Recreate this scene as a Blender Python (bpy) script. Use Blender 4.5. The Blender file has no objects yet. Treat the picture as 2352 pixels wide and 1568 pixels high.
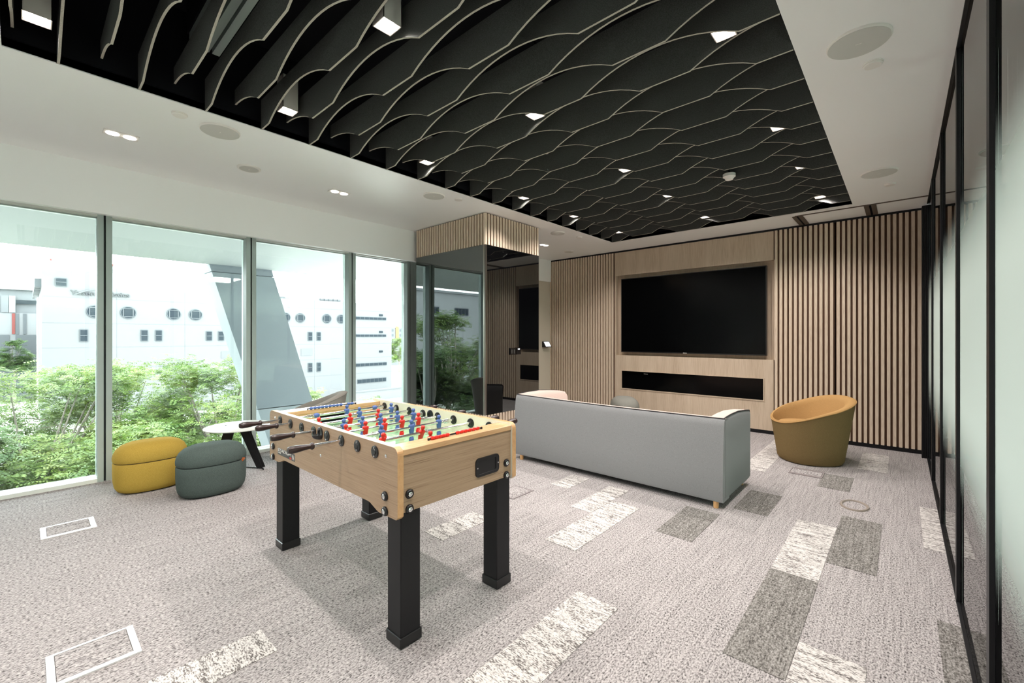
import bpy, bmesh, math, random
import numpy as np
from mathutils import Vector, Matrix

R = random.Random(7)
SC = bpy.context.scene
COL = SC.collection
PI = math.pi

# ---------------------------------------------------------------- camera
cam_d = bpy.data.cameras.new('camera')
cam_d.sensor_width = 36.0
cam_d.lens = 36.0 * 1000.0 / 2352.0
cam_d.shift_y = -13.0 / 2352.0
cam_d.clip_start = 0.02
cam_d.clip_end = 600
cam = bpy.data.objects.new('camera', cam_d)
COL.objects.link(cam)
cam.location = (0, 0, 1.37)
cam.rotation_euler = (PI / 2, 0, math.radians(41.85))
SC.camera = cam

# ---------------------------------------------------------------- world (bright overcast sky)
SKY = 8.0
w = bpy.data.worlds.new('overcast_sky')
SC.world = w
w.use_nodes = True
bg = w.node_tree.nodes['Background']
bg.inputs[0].default_value = (0.92, 0.98, 1.0, 1)
bg.inputs[1].default_value = SKY

# ---------------------------------------------------------------- exposure / light levels
vs = SC.view_settings
vs.view_transform = 'Standard'
vs.look = 'None'
vs.gamma = 1.0
vs.use_curve_mapping = False
vs.exposure = 0.9
SPOT_W = 38.0       # each square cube downlight
TWIN_W = 5.5       # each lamp of the twin recessed downlights
NEXT_ROOM_W = 150.0  # unseen lights added behind the glass partition to make it glow
WARM = (1.0, 0.925, 0.88)
SC.cycles.max_bounces = 10
SC.cycles.diffuse_bounces = 6
SC.cycles.transparent_max_bounces = 12
SC.cycles.caustics_reflective = False
SC.cycles.caustics_refractive = False
SC.cycles.sample_clamp_indirect = 6.0

# ---------------------------------------------------------------- materials
def srgb(r, g, b):
    f = lambda c: (c / 255 / 12.92) if c / 255 <= 0.04045 else ((c / 255 + 0.055) / 1.055) ** 2.4
    return (f(r), f(g), f(b), 1)

def base(name):
    m = bpy.data.materials.new(name)
    m.use_nodes = True
    nt = m.node_tree
    return m, nt, nt.nodes['Principled BSDF'], nt.nodes['Material Output']

def plain(name, c, rough=0.6, metal=0.0, spec=0.5, bump=0.0, bscale=200, emit=None, es=1.0):
    m, nt, p, out = base(name)
    p.inputs['Base Color'].default_value = c if len(c) == 4 else (*c, 1)
    p.inputs['Roughness'].default_value = rough
    p.inputs['Metallic'].default_value = metal
    p.inputs['Specular IOR Level'].default_value = spec
    if emit:
        p.inputs['Emission Color'].default_value = (*emit[:3], 1)
        p.inputs['Emission Strength'].default_value = es
    if bump:
        g = nt.nodes.new('ShaderNodeNewGeometry')
        n = nt.nodes.new('ShaderNodeTexNoise')
        n.inputs['Scale'].default_value = bscale
        n.inputs['Detail'].default_value = 3
        b = nt.nodes.new('ShaderNodeBump')
        b.inputs['Strength'].default_value = bump
        b.inputs['Distance'].default_value = 0.004
        nt.links.new(g.outputs['Position'], n.inputs['Vector'])
        nt.links.new(n.outputs['Fac'], b.inputs['Height'])
        nt.links.new(b.outputs['Normal'], p.inputs['Normal'])
    return m

def noisy(name, stops, stretch, scale, rough=0.7, spec=0.3, bump=0.2, bdist=0.003, detail=6, second=None):
    """colour ramp driven by stretched noise in world space; second=(stretch, scale, amount) adds a second layer"""
    m, nt, p, out = base(name)
    L = nt.links
    g = nt.nodes.new('ShaderNodeNewGeometry')
    mp = nt.nodes.new('ShaderNodeMapping')
    mp.inputs['Scale'].default_value = stretch
    n = nt.nodes.new('ShaderNodeTexNoise')
    n.inputs['Scale'].default_value = scale
    n.inputs['Detail'].default_value = detail
    n.inputs['Roughness'].default_value = 0.65
    L.new(g.outputs['Position'], mp.inputs['Vector'])
    L.new(mp.outputs['Vector'], n.inputs['Vector'])
    fac = n.outputs['Fac']
    if second:
        mp2 = nt.nodes.new('ShaderNodeMapping')
        mp2.inputs['Scale'].default_value = second[0]
        n2 = nt.nodes.new('ShaderNodeTexNoise')
        n2.inputs['Scale'].default_value = second[1]
        n2.inputs['Detail'].default_value = 3
        L.new(g.outputs['Position'], mp2.inputs['Vector'])
        L.new(mp2.outputs['Vector'], n2.inputs['Vector'])
        mx = nt.nodes.new('ShaderNodeMix')
        mx.data_type = 'FLOAT'
        mx.inputs[0].default_value = second[2]
        L.new(fac, mx.inputs[2])
        L.new(n2.outputs['Fac'], mx.inputs[3])
        fac = mx.outputs[0]
    r = nt.nodes.new('ShaderNodeValToRGB')
    e = r.color_ramp.elements
    while len(e) < len(stops):
        e.new(0.5)
    for k, (pos, c) in enumerate(stops):
        e[k].position = pos
        e[k].color = c
    L.new(fac, r.inputs['Fac'])
    L.new(r.outputs['Color'], p.inputs['Base Color'])
    p.inputs['Roughness'].default_value = rough
    p.inputs['Specular IOR Level'].default_value = spec
    if bump:
        b = nt.nodes.new('ShaderNodeBump')
        b.inputs['Strength'].default_value = bump
        b.inputs['Distance'].default_value = bdist
        L.new(fac, b.inputs['Height'])
        L.new(b.outputs['Normal'], p.inputs['Normal'])
    return m

M = {}
M['white_paint'] = plain('white_paint', srgb(247, 247, 245), 0.42, bump=0.01, bscale=300)
M['wall_beige'] = plain('wall_beige', srgb(203, 192, 176), 0.8)
M['black_void'] = plain('black_void', (0.006, 0.006, 0.008), 0.9, spec=0.1)
M['felt'] = noisy('grey_felt', [(0.35, srgb(70, 71, 69)), (0.65, srgb(98, 100, 97))], (1, 1, 1), 260, rough=0.95, spec=0.05, bump=0.25, bdist=0.002)
M['felt_edge'] = noisy('felt_cut_edge', [(0.35, srgb(164, 160, 148)), (0.65, srgb(202, 197, 184))], (1, 1, 1), 300, rough=0.95, spec=0.05, bump=0.2)
M['oak_v'] = noisy('oak_vertical_grain', [(0.3, srgb(172, 152, 130)), (0.5, srgb(198, 180, 158)), (0.72, srgb(213, 197, 177))], (26, 26, 1.1), 4, rough=0.5, spec=0.35, bump=0.06, second=((7, 7, 0.7), 1.2, 0.4))
M['oak_slat'] = noisy('oak_slat', [(0.3, srgb(194, 174, 152)), (0.5, srgb(218, 200, 178)), (0.72, srgb(232, 217, 197))], (40, 40, 1.6), 5, rough=0.5, spec=0.35, bump=0.06)
M['oak_shade'] = noisy('oak_shade', [(0.3, srgb(86, 64, 51)), (0.7, srgb(114, 88, 71))], (40, 40, 2.0), 5, rough=0.6, spec=0.2, bump=0.05)  # same oak, darkened in colour to deepen the shade between slats
M['oak_table'] = noisy('oak_table_laminate', [(0.34, srgb(122, 96, 74)), (0.45, srgb(164, 137, 110)), (0.7, srgb(182, 156, 128))], (1.2, 1.2, 130), 3.2, rough=0.42, spec=0.4, bump=0.03, second=((0.6, 0.6, 44), 2.5, 0.2))
M['oak_edge'] = noisy('oak_edge_band', [(0.3, srgb(198, 152, 104)), (0.7, srgb(218, 176, 128))], (3, 3, 3), 8, rough=0.3, spec=0.5, bump=0.0)
M['oak_top'] = noisy('oak_table_top', [(0.3, srgb(196, 152, 106)), (0.7, srgb(222, 184, 140))], (14, 1.2, 14), 4, rough=0.22, spec=0.5, bump=0.0)
M['cream'] = plain('cream_laminate', srgb(232, 226, 208), 0.25)
M['black_metal'] = plain('black_powder_coat', (0.006, 0.006, 0.0075), 0.42, spec=0.3)
M['black_plastic'] = plain('black_plastic', (0.010, 0.010, 0.011), 0.3)
M['black_gloss'] = plain('black_gloss', (0.003, 0.003, 0.004), 0.06, spec=0.25)
M['screen'] = plain('tv_screen', (0.0016, 0.0018, 0.002), 0.16, spec=0.18)
M['chrome'] = plain('chrome', (0.78, 0.78, 0.78), 0.12, metal=1)
M['steel'] = plain('brushed_steel', (0.34, 0.31, 0.28), 0.28, metal=1)
M['alu'] = plain('window_aluminium', srgb(176, 188, 184), 0.45, metal=0.1)
M['alu_light'] = plain('white_window_frame', srgb(228, 232, 226), 0.5)
M['gasket'] = plain('gasket_black', (0.012, 0.014, 0.016), 0.6)
M['bronze'] = plain('bronze_trim', srgb(92, 80, 70), 0.45, metal=0.3)
M['grille'] = plain('speaker_grille', srgb(206, 205, 198), 0.8, bump=0.3, bscale=500)
M['white_plastic'] = plain('white_plastic', srgb(236, 232, 226), 0.45)
M['lamp_body'] = plain('lamp_body', srgb(206, 196, 190), 0.5)
M['lens'] = plain('lamp_lens', (1, 1, 1), 0.4, emit=(1.0, 0.9, 0.82), es=9.0)
M['lens_soft'] = plain('lamp_reflector', (0.9, 0.88, 0.86), 0.3, emit=(1.0, 0.88, 0.8), es=0.55)
M['vent_grey'] = plain('vent_grey', srgb(150, 160, 156), 0.5)
M['red'] = plain('red_plastic', srgb(206, 34, 24), 0.35)
M['blue'] = plain('blue_plastic', srgb(72, 98, 160), 0.4)
M['handle'] = plain('dark_handle', srgb(46, 30, 28), 0.25)
M['sofa_grey'] = noisy('sofa_grey_wool', [(0.35, srgb(124, 125, 126)), (0.65, srgb(156, 157, 158))], (1, 1, 1), 420, rough=0.95, spec=0.05, bump=0.25, bdist=0.002)
M['sofa_pink'] = noisy('sofa_pink_wool', [(0.35, srgb(184, 164, 155)), (0.65, srgb(212, 194, 185))], (1, 1, 1), 420, rough=0.95, spec=0.05, bump=0.25, bdist=0.002)
M['piping'] = plain('black_piping', (0.015, 0.014, 0.016), 0.7)
M['pouf_yellow'] = noisy('pouf_yellow_wool', [(0.35, srgb(164, 134, 56)), (0.65, srgb(198, 168, 84))], (1, 1, 1), 380, rough=0.95, spec=0.05, bump=0.3, bdist=0.002)
M['pouf_green'] = noisy('pouf_grey_green_wool', [(0.35, srgb(64, 74, 72)), (0.65, srgb(98, 110, 106))], (1, 1, 1), 380, rough=0.95, spec=0.05, bump=0.3, bdist=0.002)
M['pouf_grey'] = noisy('pouf_warm_grey_wool', [(0.35, srgb(112, 112, 106)), (0.65, srgb(146, 146, 138))], (1, 1, 1), 380, rough=0.95, spec=0.05, bump=0.3, bdist=0.002)
M['seam_y'] = plain('seam_yellow', srgb(82, 68, 36), 0.9)
M['seam_g'] = plain('seam_green', srgb(34, 42, 42), 0.9)
M['leather'] = plain('tan_leather', srgb(172, 90, 38), 0.5)
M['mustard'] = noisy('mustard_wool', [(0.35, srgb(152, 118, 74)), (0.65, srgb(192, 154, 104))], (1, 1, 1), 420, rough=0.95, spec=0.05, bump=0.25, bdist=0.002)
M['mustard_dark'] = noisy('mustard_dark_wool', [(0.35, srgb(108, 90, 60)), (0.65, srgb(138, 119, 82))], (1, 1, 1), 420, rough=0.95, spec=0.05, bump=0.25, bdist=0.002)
M['chair_grey'] = noisy('chair_grey_wool', [(0.35, srgb(128, 124, 118)), (0.65, srgb(164, 158, 150))], (1, 1, 1), 420, rough=0.95, spec=0.05, bump=0.25, bdist=0.002)
M['chair_dark'] = noisy('chair_dark_wool', [(0.35, srgb(52, 52, 54)), (0.65, srgb(78, 78, 80))], (1, 1, 1), 420, rough=0.95, spec=0.05, bump=0.25, bdist=0.002)
M['beech'] = plain('beech_leg', srgb(206, 160, 108), 0.4)
M['table_white'] = plain('side_table_top', srgb(214, 214, 208), 0.35)
M['pitch'] = plain('pitch_green', srgb(150, 196, 150), 0.12)
M['pitch_white'] = plain('pitch_white', srgb(228, 226, 216), 0.15)
M['sticker'] = plain('sticker_dark', srgb(58, 60, 62), 0.3)
M['ink_white'] = plain('ink_white', srgb(226, 224, 218), 0.4)
M['led'] = plain('led_white', (0.9, 0.9, 0.95), 0.3, emit=(0.85, 0.9, 1.0), es=0.8)
M['floor_metal'] = plain('floor_box_white_metal', srgb(232, 232, 230), 0.35, metal=0.2)
M['grommet'] = plain('grommet_taupe', srgb(140, 130, 120), 0.8)
M['floor_grey'] = plain('floor_box_grey_metal', srgb(138, 130, 130), 0.5)

def carpet(name, stops, sx, sy, scale, second):
    return noisy(name, stops, (sx, sy, 1), scale, rough=1.0, spec=0.02, bump=0.7, bdist=0.006, detail=2, second=second)

M['carpet'] = carpet('carpet_warm_grey', [(0.32, srgb(46, 44, 44)), (0.42, srgb(128, 124, 123)), (0.52, srgb(167, 162, 161)), (0.68, srgb(198, 193, 191))], 1, 0.5, 150, ((90, 3, 1), 1.0, 0.2))
M['carpet_dark'] = carpet('carpet_dark_grey', [(0.30, srgb(50, 48, 46)), (0.45, srgb(110, 107, 103)), (0.55, srgb(140, 137, 133)), (0.72, srgb(176, 173, 169))], 1, 0.5, 150, ((90, 3, 1), 1.0, 0.25))
M['carpet_light'] = carpet('carpet_pale', [(0.36, srgb(92, 88, 86)), (0.45, srgb(142, 137, 134)), (0.50, srgb(198, 194, 190)), (0.68, srgb(224, 220, 217))], 0.6, 1.5, 120, ((7, 34, 1), 1.0, 0.36))

def glass_mat(name, tint, ior=1.45, rough=0.0):
    m, nt, p, out = base(name)
    nt.nodes.remove(p)
    t = nt.nodes.new('ShaderNodeBsdfTransparent')
    t.inputs[0].default_value = (*tint, 1)
    g = nt.nodes.new('ShaderNodeBsdfGlossy')
    g.inputs['Roughness'].default_value = rough
    f = nt.nodes.new('ShaderNodeFresnel')
    f.inputs[0].default_value = ior
    mx = nt.nodes.new('ShaderNodeMixShader')
    nt.links.new(f.outputs[0], mx.inputs[0])
    nt.links.new(t.outputs[0], mx.inputs[1])
    nt.links.new(g.outputs[0], mx.inputs[2])
    nt.links.new(mx.outputs[0], out.inputs[0])
    return m

M['glass'] = glass_mat('window_glass', (0.94, 0.98, 0.965), 1.4)

def mirror_mat():
    m, nt, p, out = base('black_mirror_glass')
    p.inputs['Base Color'].default_value = (0.002, 0.002, 0.0025, 1)
    p.inputs['Roughness'].default_value = 0.0
    p.inputs['Specular IOR Level'].default_value = 0.0
    g = nt.nodes.new('ShaderNodeBsdfGlossy')
    g.inputs['Color'].default_value = (0.80, 0.84, 0.84, 1)
    g.inputs['Roughness'].default_value = 0.0
    mx = nt.nodes.new('ShaderNodeMixShader')
    mx.inputs[0].default_value = 0.19
    nt.links.new(p.outputs[0], mx.inputs[1])
    nt.links.new(g.outputs[0], mx.inputs[2])
    nt.links.new(mx.outputs[0], out.inputs[0])
    return m
M['mirror'] = mirror_mat()

def frost_mat():
    """clear glass at head and foot, frosted film between them"""
    m, nt, p, out = base('gradient_frosted_glass')
    L = nt.links
    nt.nodes.remove(p)
    geo = nt.nodes.new('ShaderNodeNewGeometry')
    sep = nt.nodes.new('ShaderNodeSeparateXYZ')
    L.new(geo.outputs['Position'], sep.inputs[0])
    def ramp(a, b):
        mr = nt.nodes.new('ShaderNodeMapRange')
        mr.interpolation_type = 'SMOOTHSTEP'
        mr.inputs['From Min'].default_value = a
        mr.inputs['From Max'].default_value = b
        L.new(sep.outputs['Z'], mr.inputs['Value'])
        return mr.outputs[0]
    mul = nt.nodes.new('ShaderNodeMath')
    mul.operation = 'MULTIPLY'
    L.new(ramp(0.52, 1.05), mul.inputs[0])
    L.new(ramp(2.10, 1.55), mul.inputs[1])
    t = nt.nodes.new('ShaderNodeBsdfTransparent')
    t.inputs[0].default_value = (0.8, 0.9, 0.84, 1)
    g = nt.nodes.new('ShaderNodeBsdfGlossy')
    g.inputs['Roughness'].default_value = 0.0
    f = nt.nodes.new('ShaderNodeFresnel')
    f.inputs[0].default_value = 2.4
    clear = nt.nodes.new('ShaderNodeMixShader')
    L.new(f.outputs[0], clear.inputs[0]); L.new(t.outputs[0], clear.inputs[1]); L.new(g.outputs[0], clear.inputs[2])
    d = nt.nodes.new('ShaderNodeBsdfDiffuse')
    d.inputs[0].default_value = (0.53, 0.61, 0.57, 1)
    tr = nt.nodes.new('ShaderNodeBsdfTranslucent')
    tr.inputs[0].default_value = (0.80, 0.91, 0.86, 1)
    fr = nt.nodes.new('ShaderNodeMixShader')
    fr.inputs[0].default_value = 0.085
    L.new(d.outputs[0], fr.inputs[1]); L.new(tr.outputs[0], fr.inputs[2])
    mx = nt.nodes.new('ShaderNodeMixShader')
    L.new(mul.outputs[0], mx.inputs[0]); L.new(clear.outputs[0], mx.inputs[1]); L.new(fr.outputs[0], mx.inputs[2])
    L.new(mx.outputs[0], out.inputs[0])
    return m
M['frost'] = frost_mat()

def leaf_mat(name, c1, c2, c3, trans=0.4):
    m, nt, p, out = base(name)
    L = nt.links
    geo = nt.nodes.new('ShaderNodeNewGeometry')
    n = nt.nodes.new('ShaderNodeTexNoise')
    n.inputs['Scale'].default_value = 1.1
    n.inputs['Detail'].default_value = 6
    n.inputs['Roughness'].default_value = 0.8
    L.new(geo.outputs['Position'], n.inputs['Vector'])
    r = nt.nodes.new('ShaderNodeValToRGB')
    e = r.color_ramp.elements
    e.new(0.5)
    for k, (pos, c) in enumerate(((0.36, c1), (0.5, c2), (0.66, c3))):
        e[k].position = pos; e[k].color = c
    L.new(n.outputs['Fac'], r.inputs['Fac'])
    L.new(r.outputs['Color'], p.inputs['Base Color'])
    p.inputs['Roughness'].default_value = 0.5
    p.inputs['Specular IOR Level'].default_value = 0.3
    tr = nt.nodes.new('ShaderNodeBsdfTranslucent')
    L.new(r.outputs['Color'], tr.inputs[0])
    mx = nt.nodes.new('ShaderNodeMixShader')
    mx.inputs[0].default_value = trans
    L.new(p.outputs[0], mx.inputs[1]); L.new(tr.outputs[0], mx.inputs[2])
    L.new(mx.outputs[0], out.inputs[0])
    return m
M['leaf'] = leaf_mat('leaf_fresh', (0.050, 0.100, 0.026, 1), (0.095, 0.155, 0.034, 1), (0.17, 0.205, 0.046, 1))
M['leaf_dark'] = leaf_mat('leaf_deep', (0.03, 0.066, 0.022, 1), (0.06, 0.11, 0.03, 1), (0.10, 0.15, 0.042, 1))
M['bark'] = noisy('bark', [(0.3, srgb(96, 92, 84)), (0.7, srgb(142, 136, 126))], (1, 1, 0.3), 12, rough=0.9, spec=0.1, bump=0.3)
M['facade'] = plain('white_facade', srgb(82, 83, 85), 0.8)
M['facade_joint'] = plain('facade_joint', srgb(75, 76, 79), 0.8)
M['facade_glass'] = plain('facade_glass', srgb(33, 39, 44), 0.6, spec=0.05)
M['facade_frame'] = plain('facade_frame', srgb(46, 52, 57), 0.5)
M['sign_grey'] = plain('sign_grey', srgb(36, 38, 42), 0.6)
M['swoosh'] = plain('swoosh_grey', srgb(66, 69, 72), 0.6)
M['shed_grey'] = plain('shed_grey', srgb(84, 87, 90), 0.7)
M['shed_light'] = plain('shed_light', srgb(102, 104, 106), 0.7)
M['shed_dark'] = plain('shed_dark', srgb(60, 64, 68), 0.7)
M['sign_red'] = plain('stripe_red', srgb(92, 26, 20), 0.6)
M['orange'] = plain('far_orange', srgb(100, 78, 44), 0.7)
M['concrete'] = plain('soffit_panel', srgb(164, 169, 168), 0.55, bump=0.02, bscale=8)
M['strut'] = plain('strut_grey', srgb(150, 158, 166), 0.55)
M['strut_side_shade'] = plain('strut_side_shade', srgb(122, 128, 132), 0.5)  # side face darkened in colour to hold back the strong light on it
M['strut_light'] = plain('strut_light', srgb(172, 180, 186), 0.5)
M['asphalt'] = plain('ground_pale', srgb(226, 226, 222), 0.9)
M['grass'] = plain('grass_verge', srgb(70, 98, 46), 0.95, bump=0.5, bscale=20)

# ---------------------------------------------------------------- mesh helpers
class MB:
    """collects shapes in world coordinates; one object per build()"""
    def __init__(self):
        self.v = []; self.f = []; self.mi = []; self.sm = []
    def add(self, verts, faces, mi=0, smooth=False):
        o = len(self.v)
        self.v += [tuple(p) for p in verts]
        for k, fc in enumerate(faces):
            self.f.append(tuple(i + o for i in fc))
            self.mi.append(mi[k] if isinstance(mi, (list, tuple)) else mi)
            self.sm.append(smooth)
        return self
    def box(self, x0, x1, y0, y1, z0, z1, mi=0):
        v = [(x0, y0, z0), (x1, y0, z0), (x1, y1, z0), (x0, y1, z0), (x0, y0, z1), (x1, y0, z1), (x1, y1, z1), (x0, y1, z1)]
        f = [(0, 3, 2, 1), (4, 5, 6, 7), (0, 1, 5, 4), (1, 2, 6, 5), (2, 3, 7, 6), (3, 0, 4, 7)]   # -z +z -y +x +y -x
        return self.add(v, f, mi)
    def rbox(self, x0, x1, y0, y1, z0, z1, r=0.01, seg=2, mi=0):
        bm = bmesh.new()
        bmesh.ops.create_cube(bm, size=1)
        bmesh.ops.scale(bm, vec=(x1 - x0, y1 - y0, z1 - z0), verts=bm.verts)
        bmesh.ops.translate(bm, vec=((x0 + x1) / 2, (y0 + y1) / 2, (z0 + z1) / 2), verts=bm.verts)
        bmesh.ops.bevel(bm, geom=bm.edges[:] , offset=r, segments=seg, profile=0.5, affect='EDGES')
        bm.verts.index_update()
        self.add([v.co[:] for v in bm.verts], [tuple(v.index for v in f.verts) for f in bm.faces], mi, seg > 1)
        bm.free()
        return self
    def prism(self, poly, axis, a, b, mi=0, mi_edge=None, mi_b=None):
        """poly: list of 2-D points; axis: extrusion axis; caps mi (at a) / mi_b (at b), rim mi_edge"""
        def P(p, t):
            return {'x': (t, p[0], p[1]), 'y': (p[0], t, p[1]), 'z': (p[0], p[1], t)}[axis]
        n = len(poly)
        v = [P(p, a) for p in poly] + [P(p, b) for p in poly]
        f = [tuple(range(n)), tuple(range(2 * n - 1, n - 1, -1))] + [(i, i + n, (i + 1) % n + n, (i + 1) % n) for i in range(n)]
        me = mi if mi_edge is None else mi_edge
        return self.add(v, f, [mi, mi if mi_b is None else mi_b] + [me] * n)
    def cyl(self, p, q, r0, r1=None, n=12, mi=0, smooth=True, cap=True):
        r1 = r0 if r1 is None else r1
        p = Vector(p); q = Vector(q)
        return self.loft_axis(p, (q - p), [(0, r0), (1, r1)], n, mi, smooth, cap)
    def loft_axis(self, p, d, prof, n=16, mi=0, smooth=True, cap=True):
        """surface of revolution about p + t*d; prof = [(t, radius)]"""
        p = Vector(p); d = Vector(d)
        a = d.normalized()
        u = a.orthogonal().normalized(); w_ = a.cross(u)
        v = []
        for t, r in prof:
            c = p + d * t
            for k in range(n):
                th = 2 * PI * k / n
                v.append(c + u * (r * math.cos(th)) + w_ * (r * math.sin(th)))
        f = []
        m = len(prof)
        for i in range(m - 1):
            for k in range(n):
                k2 = (k + 1) % n
                f.append((i * n + k, i * n + k2, (i + 1) * n + k2, (i + 1) * n + k))
        self.add(v, f, mi, smooth)
        if cap:
            o = len(self.v) - len(v)
            self.f.append(tuple(o + k for k in reversed(range(n)))); self.mi.append(mi); self.sm.append(False)
            self.f.append(tuple(o + (m - 1) * n + k for k in range(n))); self.mi.append(mi); self.sm.append(False)
        return self
    def tube(self, pts, r, n=6, mi=0, closed=False):
        pts = [Vector(p) for p in pts]
        m = len(pts)
        v = []
        prev = None
        for i, p in enumerate(pts):
            if closed:
                t = pts[(i + 1) % m] - pts[i - 1]
            else:
                t = pts[min(i + 1, m - 1)] - pts[max(i - 1, 0)]
            t.normalize()
            if prev is None:
                u = t.orthogonal().normalized()
            else:
                u = (prev - t * prev.dot(t)).normalized()
            prev = u
            w_ = t.cross(u)
            rr = r[i] if isinstance(r, (list, tuple)) else r
            for k in range(n):
                th = 2 * PI * k / n
                v.append(p + u * (rr * math.cos(th)) + w_ * (rr * math.sin(th)))
        f = []
        for i in range(m if closed else m - 1):
            j = (i + 1) % m
            for k in range(n):
                k2 = (k + 1) % n
                f.append((i * n + k, i * n + k2, j * n + k2, j * n + k))
        if not closed:
            f.append(tuple(reversed(range(n)))); f.append(tuple((m - 1) * n + k for k in range(n)))
        return self.add(v, f, mi, True)
    def rings(self, rings, mi=0, smooth=True, cap0=True, cap1=True, mis=None):
        """loft closed rings of equal length"""
        n = len(rings[0]); m = len(rings)
        v = [p for r in rings for p in r]
        f = []; ml = []
        for i in range(m - 1):
            for k in range(n):
                k2 = (k + 1) % n
                f.append((i * n + k, i * n + k2, (i + 1) * n + k2, (i + 1) * n + k))
                ml.append(mis[i] if mis else mi)
        if cap0: f.append(tuple(reversed(range(n)))); ml.append(mis[0] if mis else mi)
        if cap1: f.append(tuple((m - 1) * n + k for k in range(n))); ml.append(mis[-1] if mis else mi)
        return self.add(v, f, ml, smooth)
    def build(self, name, mats, parent=None, origin=None):
        mats = mats if isinstance(mats, (list, tuple)) else [mats]
        V = np.array(self.v, float)
        if origin is None:
            lo, hi = V.min(0), V.max(0)
            origin = np.array([(lo[0] + hi[0]) / 2, (lo[1] + hi[1]) / 2, lo[2] if parent is None else (lo[2] + hi[2]) / 2])
        origin = np.array(origin, float)
        me = bpy.data.meshes.new(name)
        me.from_pydata((V - origin).tolist(), [], self.f)
        for m in mats:
            me.materials.append(M[m] if isinstance(m, str) else m)
        me.polygons.foreach_set('material_index', self.mi)
        me.polygons.foreach_set('use_smooth', self.sm)
        me.update()
        bm = bmesh.new(); bm.from_mesh(me)
        bmesh.ops.recalc_face_normals(bm, faces=bm.faces)
        bm.to_mesh(me); bm.free()
        if any(self.sm):
            me.set_sharp_from_angle(angle=math.radians(42))
        return place(name, me, origin, parent)

WO = {}   # world position of every object made here
def place(name, me, origin, parent=None):
    o = bpy.data.objects.new(name, me)
    COL.objects.link(o)
    org = Vector(origin)
    WO[o.name] = org
    if parent is not None:
        o.parent = parent
        o.location = org - WO[parent.name]
    else:
        o.location = org
    return o

def tag(o, label, cat, group=None):
    o['label'] = label; o['category'] = cat
    if group: o['group'] = group
    return o

def thing(name, loc, label, cat, group=None):
    o = bpy.data.objects.new(name, None)
    o.empty_display_size = 0.05
    COL.objects.link(o)
    o.location = loc
    WO[o.name] = Vector(loc)
    return tag(o, label, cat, group)

def struct(o):
    o['kind'] = 'structure'
    return o

def copy_part(src, parent, shift, name=None):
    """copy one part (sharing mesh data) with its own children under another parent, moved by shift (world)"""
    c = src.copy()
    COL.objects.link(c)
    WO[c.name] = WO[src.name] + Vector(shift)
    c.parent = parent
    c.location = WO[c.name] - (WO[parent.name] if parent is not None else Vector((0, 0, 0)))
    for ch in list(src.children):
        copy_part(ch, c, shift)
    return c

def copy_thing(src, shift, label):
    r = src.copy()
    COL.objects.link(r)
    WO[r.name] = WO[src.name] + Vector(shift)
    r.location = WO[r.name]
    r['label'] = label
    for ch in list(src.children):
        copy_part(ch, r, shift)
    return r

def light(name, kind, loc, power, color, parent=None, rot=(0, 0, 0), **kw):
    l = bpy.data.lights.new(name, kind)
    l.energy = power
    l.color = color
    for k, v in kw.items():
        setattr(l, k, v)
    o = bpy.data.objects.new(name, l)
    COL.objects.link(o)
    WO[o.name] = Vector(loc)
    if parent is not None:
        o.parent = parent
        o.location = Vector(loc) - WO[parent.name]
    else:
        o.location = loc
    o.rotation_euler = rot
    return o

def text_mesh(body, size, extrude=0.0005, shear=0.0, offset=0.0, space=1.0):
    cu = bpy.data.curves.new('lettering', 'FONT')
    cu.body = body; cu.size = size; cu.extrude = extrude; cu.shear = shear; cu.offset = offset
    cu.space_character = space
    o = bpy.data.objects.new('lettering', cu)
    COL.objects.link(o)
    dg = bpy.context.evaluated_depsgraph_get()
    me = bpy.data.meshes.new_from_object(o.evaluated_get(dg))
    bpy.data.objects.remove(o)
    V = np.array([v.co[:] for v in me.vertices])
    F = [tuple(p.vertices) for p in me.polygons]
    bpy.data.meshes.remove(me)
    return V, F

def add_text(mb, body, origin, ux, uz, width, height, depth, mi=0, **kw):
    """lettering as raised geometry fitted to width x height on the plane spanned by ux (reading direction) and uz (up)"""
    V, F = text_mesh(body, 1.0, 0.5, **kw)
    lo, hi = V.min(0), V.max(0)
    origin = Vector(origin); ux = Vector(ux); uz = Vector(uz); un = ux.cross(uz)
    pts = []
    for p in V:
        a = (p[0] - lo[0]) / (hi[0] - lo[0]) * width
        b = (p[1] - lo[1]) / (hi[1] - lo[1]) * height
        c = (p[2] - lo[2]) / (hi[2] - lo[2]) * depth
        pts.append(origin + ux * a + uz * b + un * c)
    mb.add(pts, F, mi)

def superellipse(cx, cy, a, b, z, n=40, e=2.6, rot=0.0):
    out = []
    for k in range(n):
        t = 2 * PI * k / n
        c, s = math.cos(t), math.sin(t)
        x = a * math.copysign(abs(c) ** (2 / e), c); y = b * math.copysign(abs(s) ** (2 / e), s)
        out.append((cx + x * math.cos(rot) - y * math.sin(rot), cy + x * math.sin(rot) + y * math.cos(rot), z))
    return out

# ================================================================ ROOM SHELL
ZC = 2.85
XW = -5.15      # face of the bulkhead over the windows
XG = 0.217      # glass partition
YB = 6.9        # slat fronts of the back wall
Y0 = -6.6       # wall behind the photographer
RX0, RX1, RY0, RY1 = -3.427, -0.415, -0.083, 6.215   # ceiling recess

floor = struct(MB().box(-5.85, 3.4, Y0, 7.05, -0.2, 0).build('floor', 'carpet', origin=(0, 0, 0)))

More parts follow.
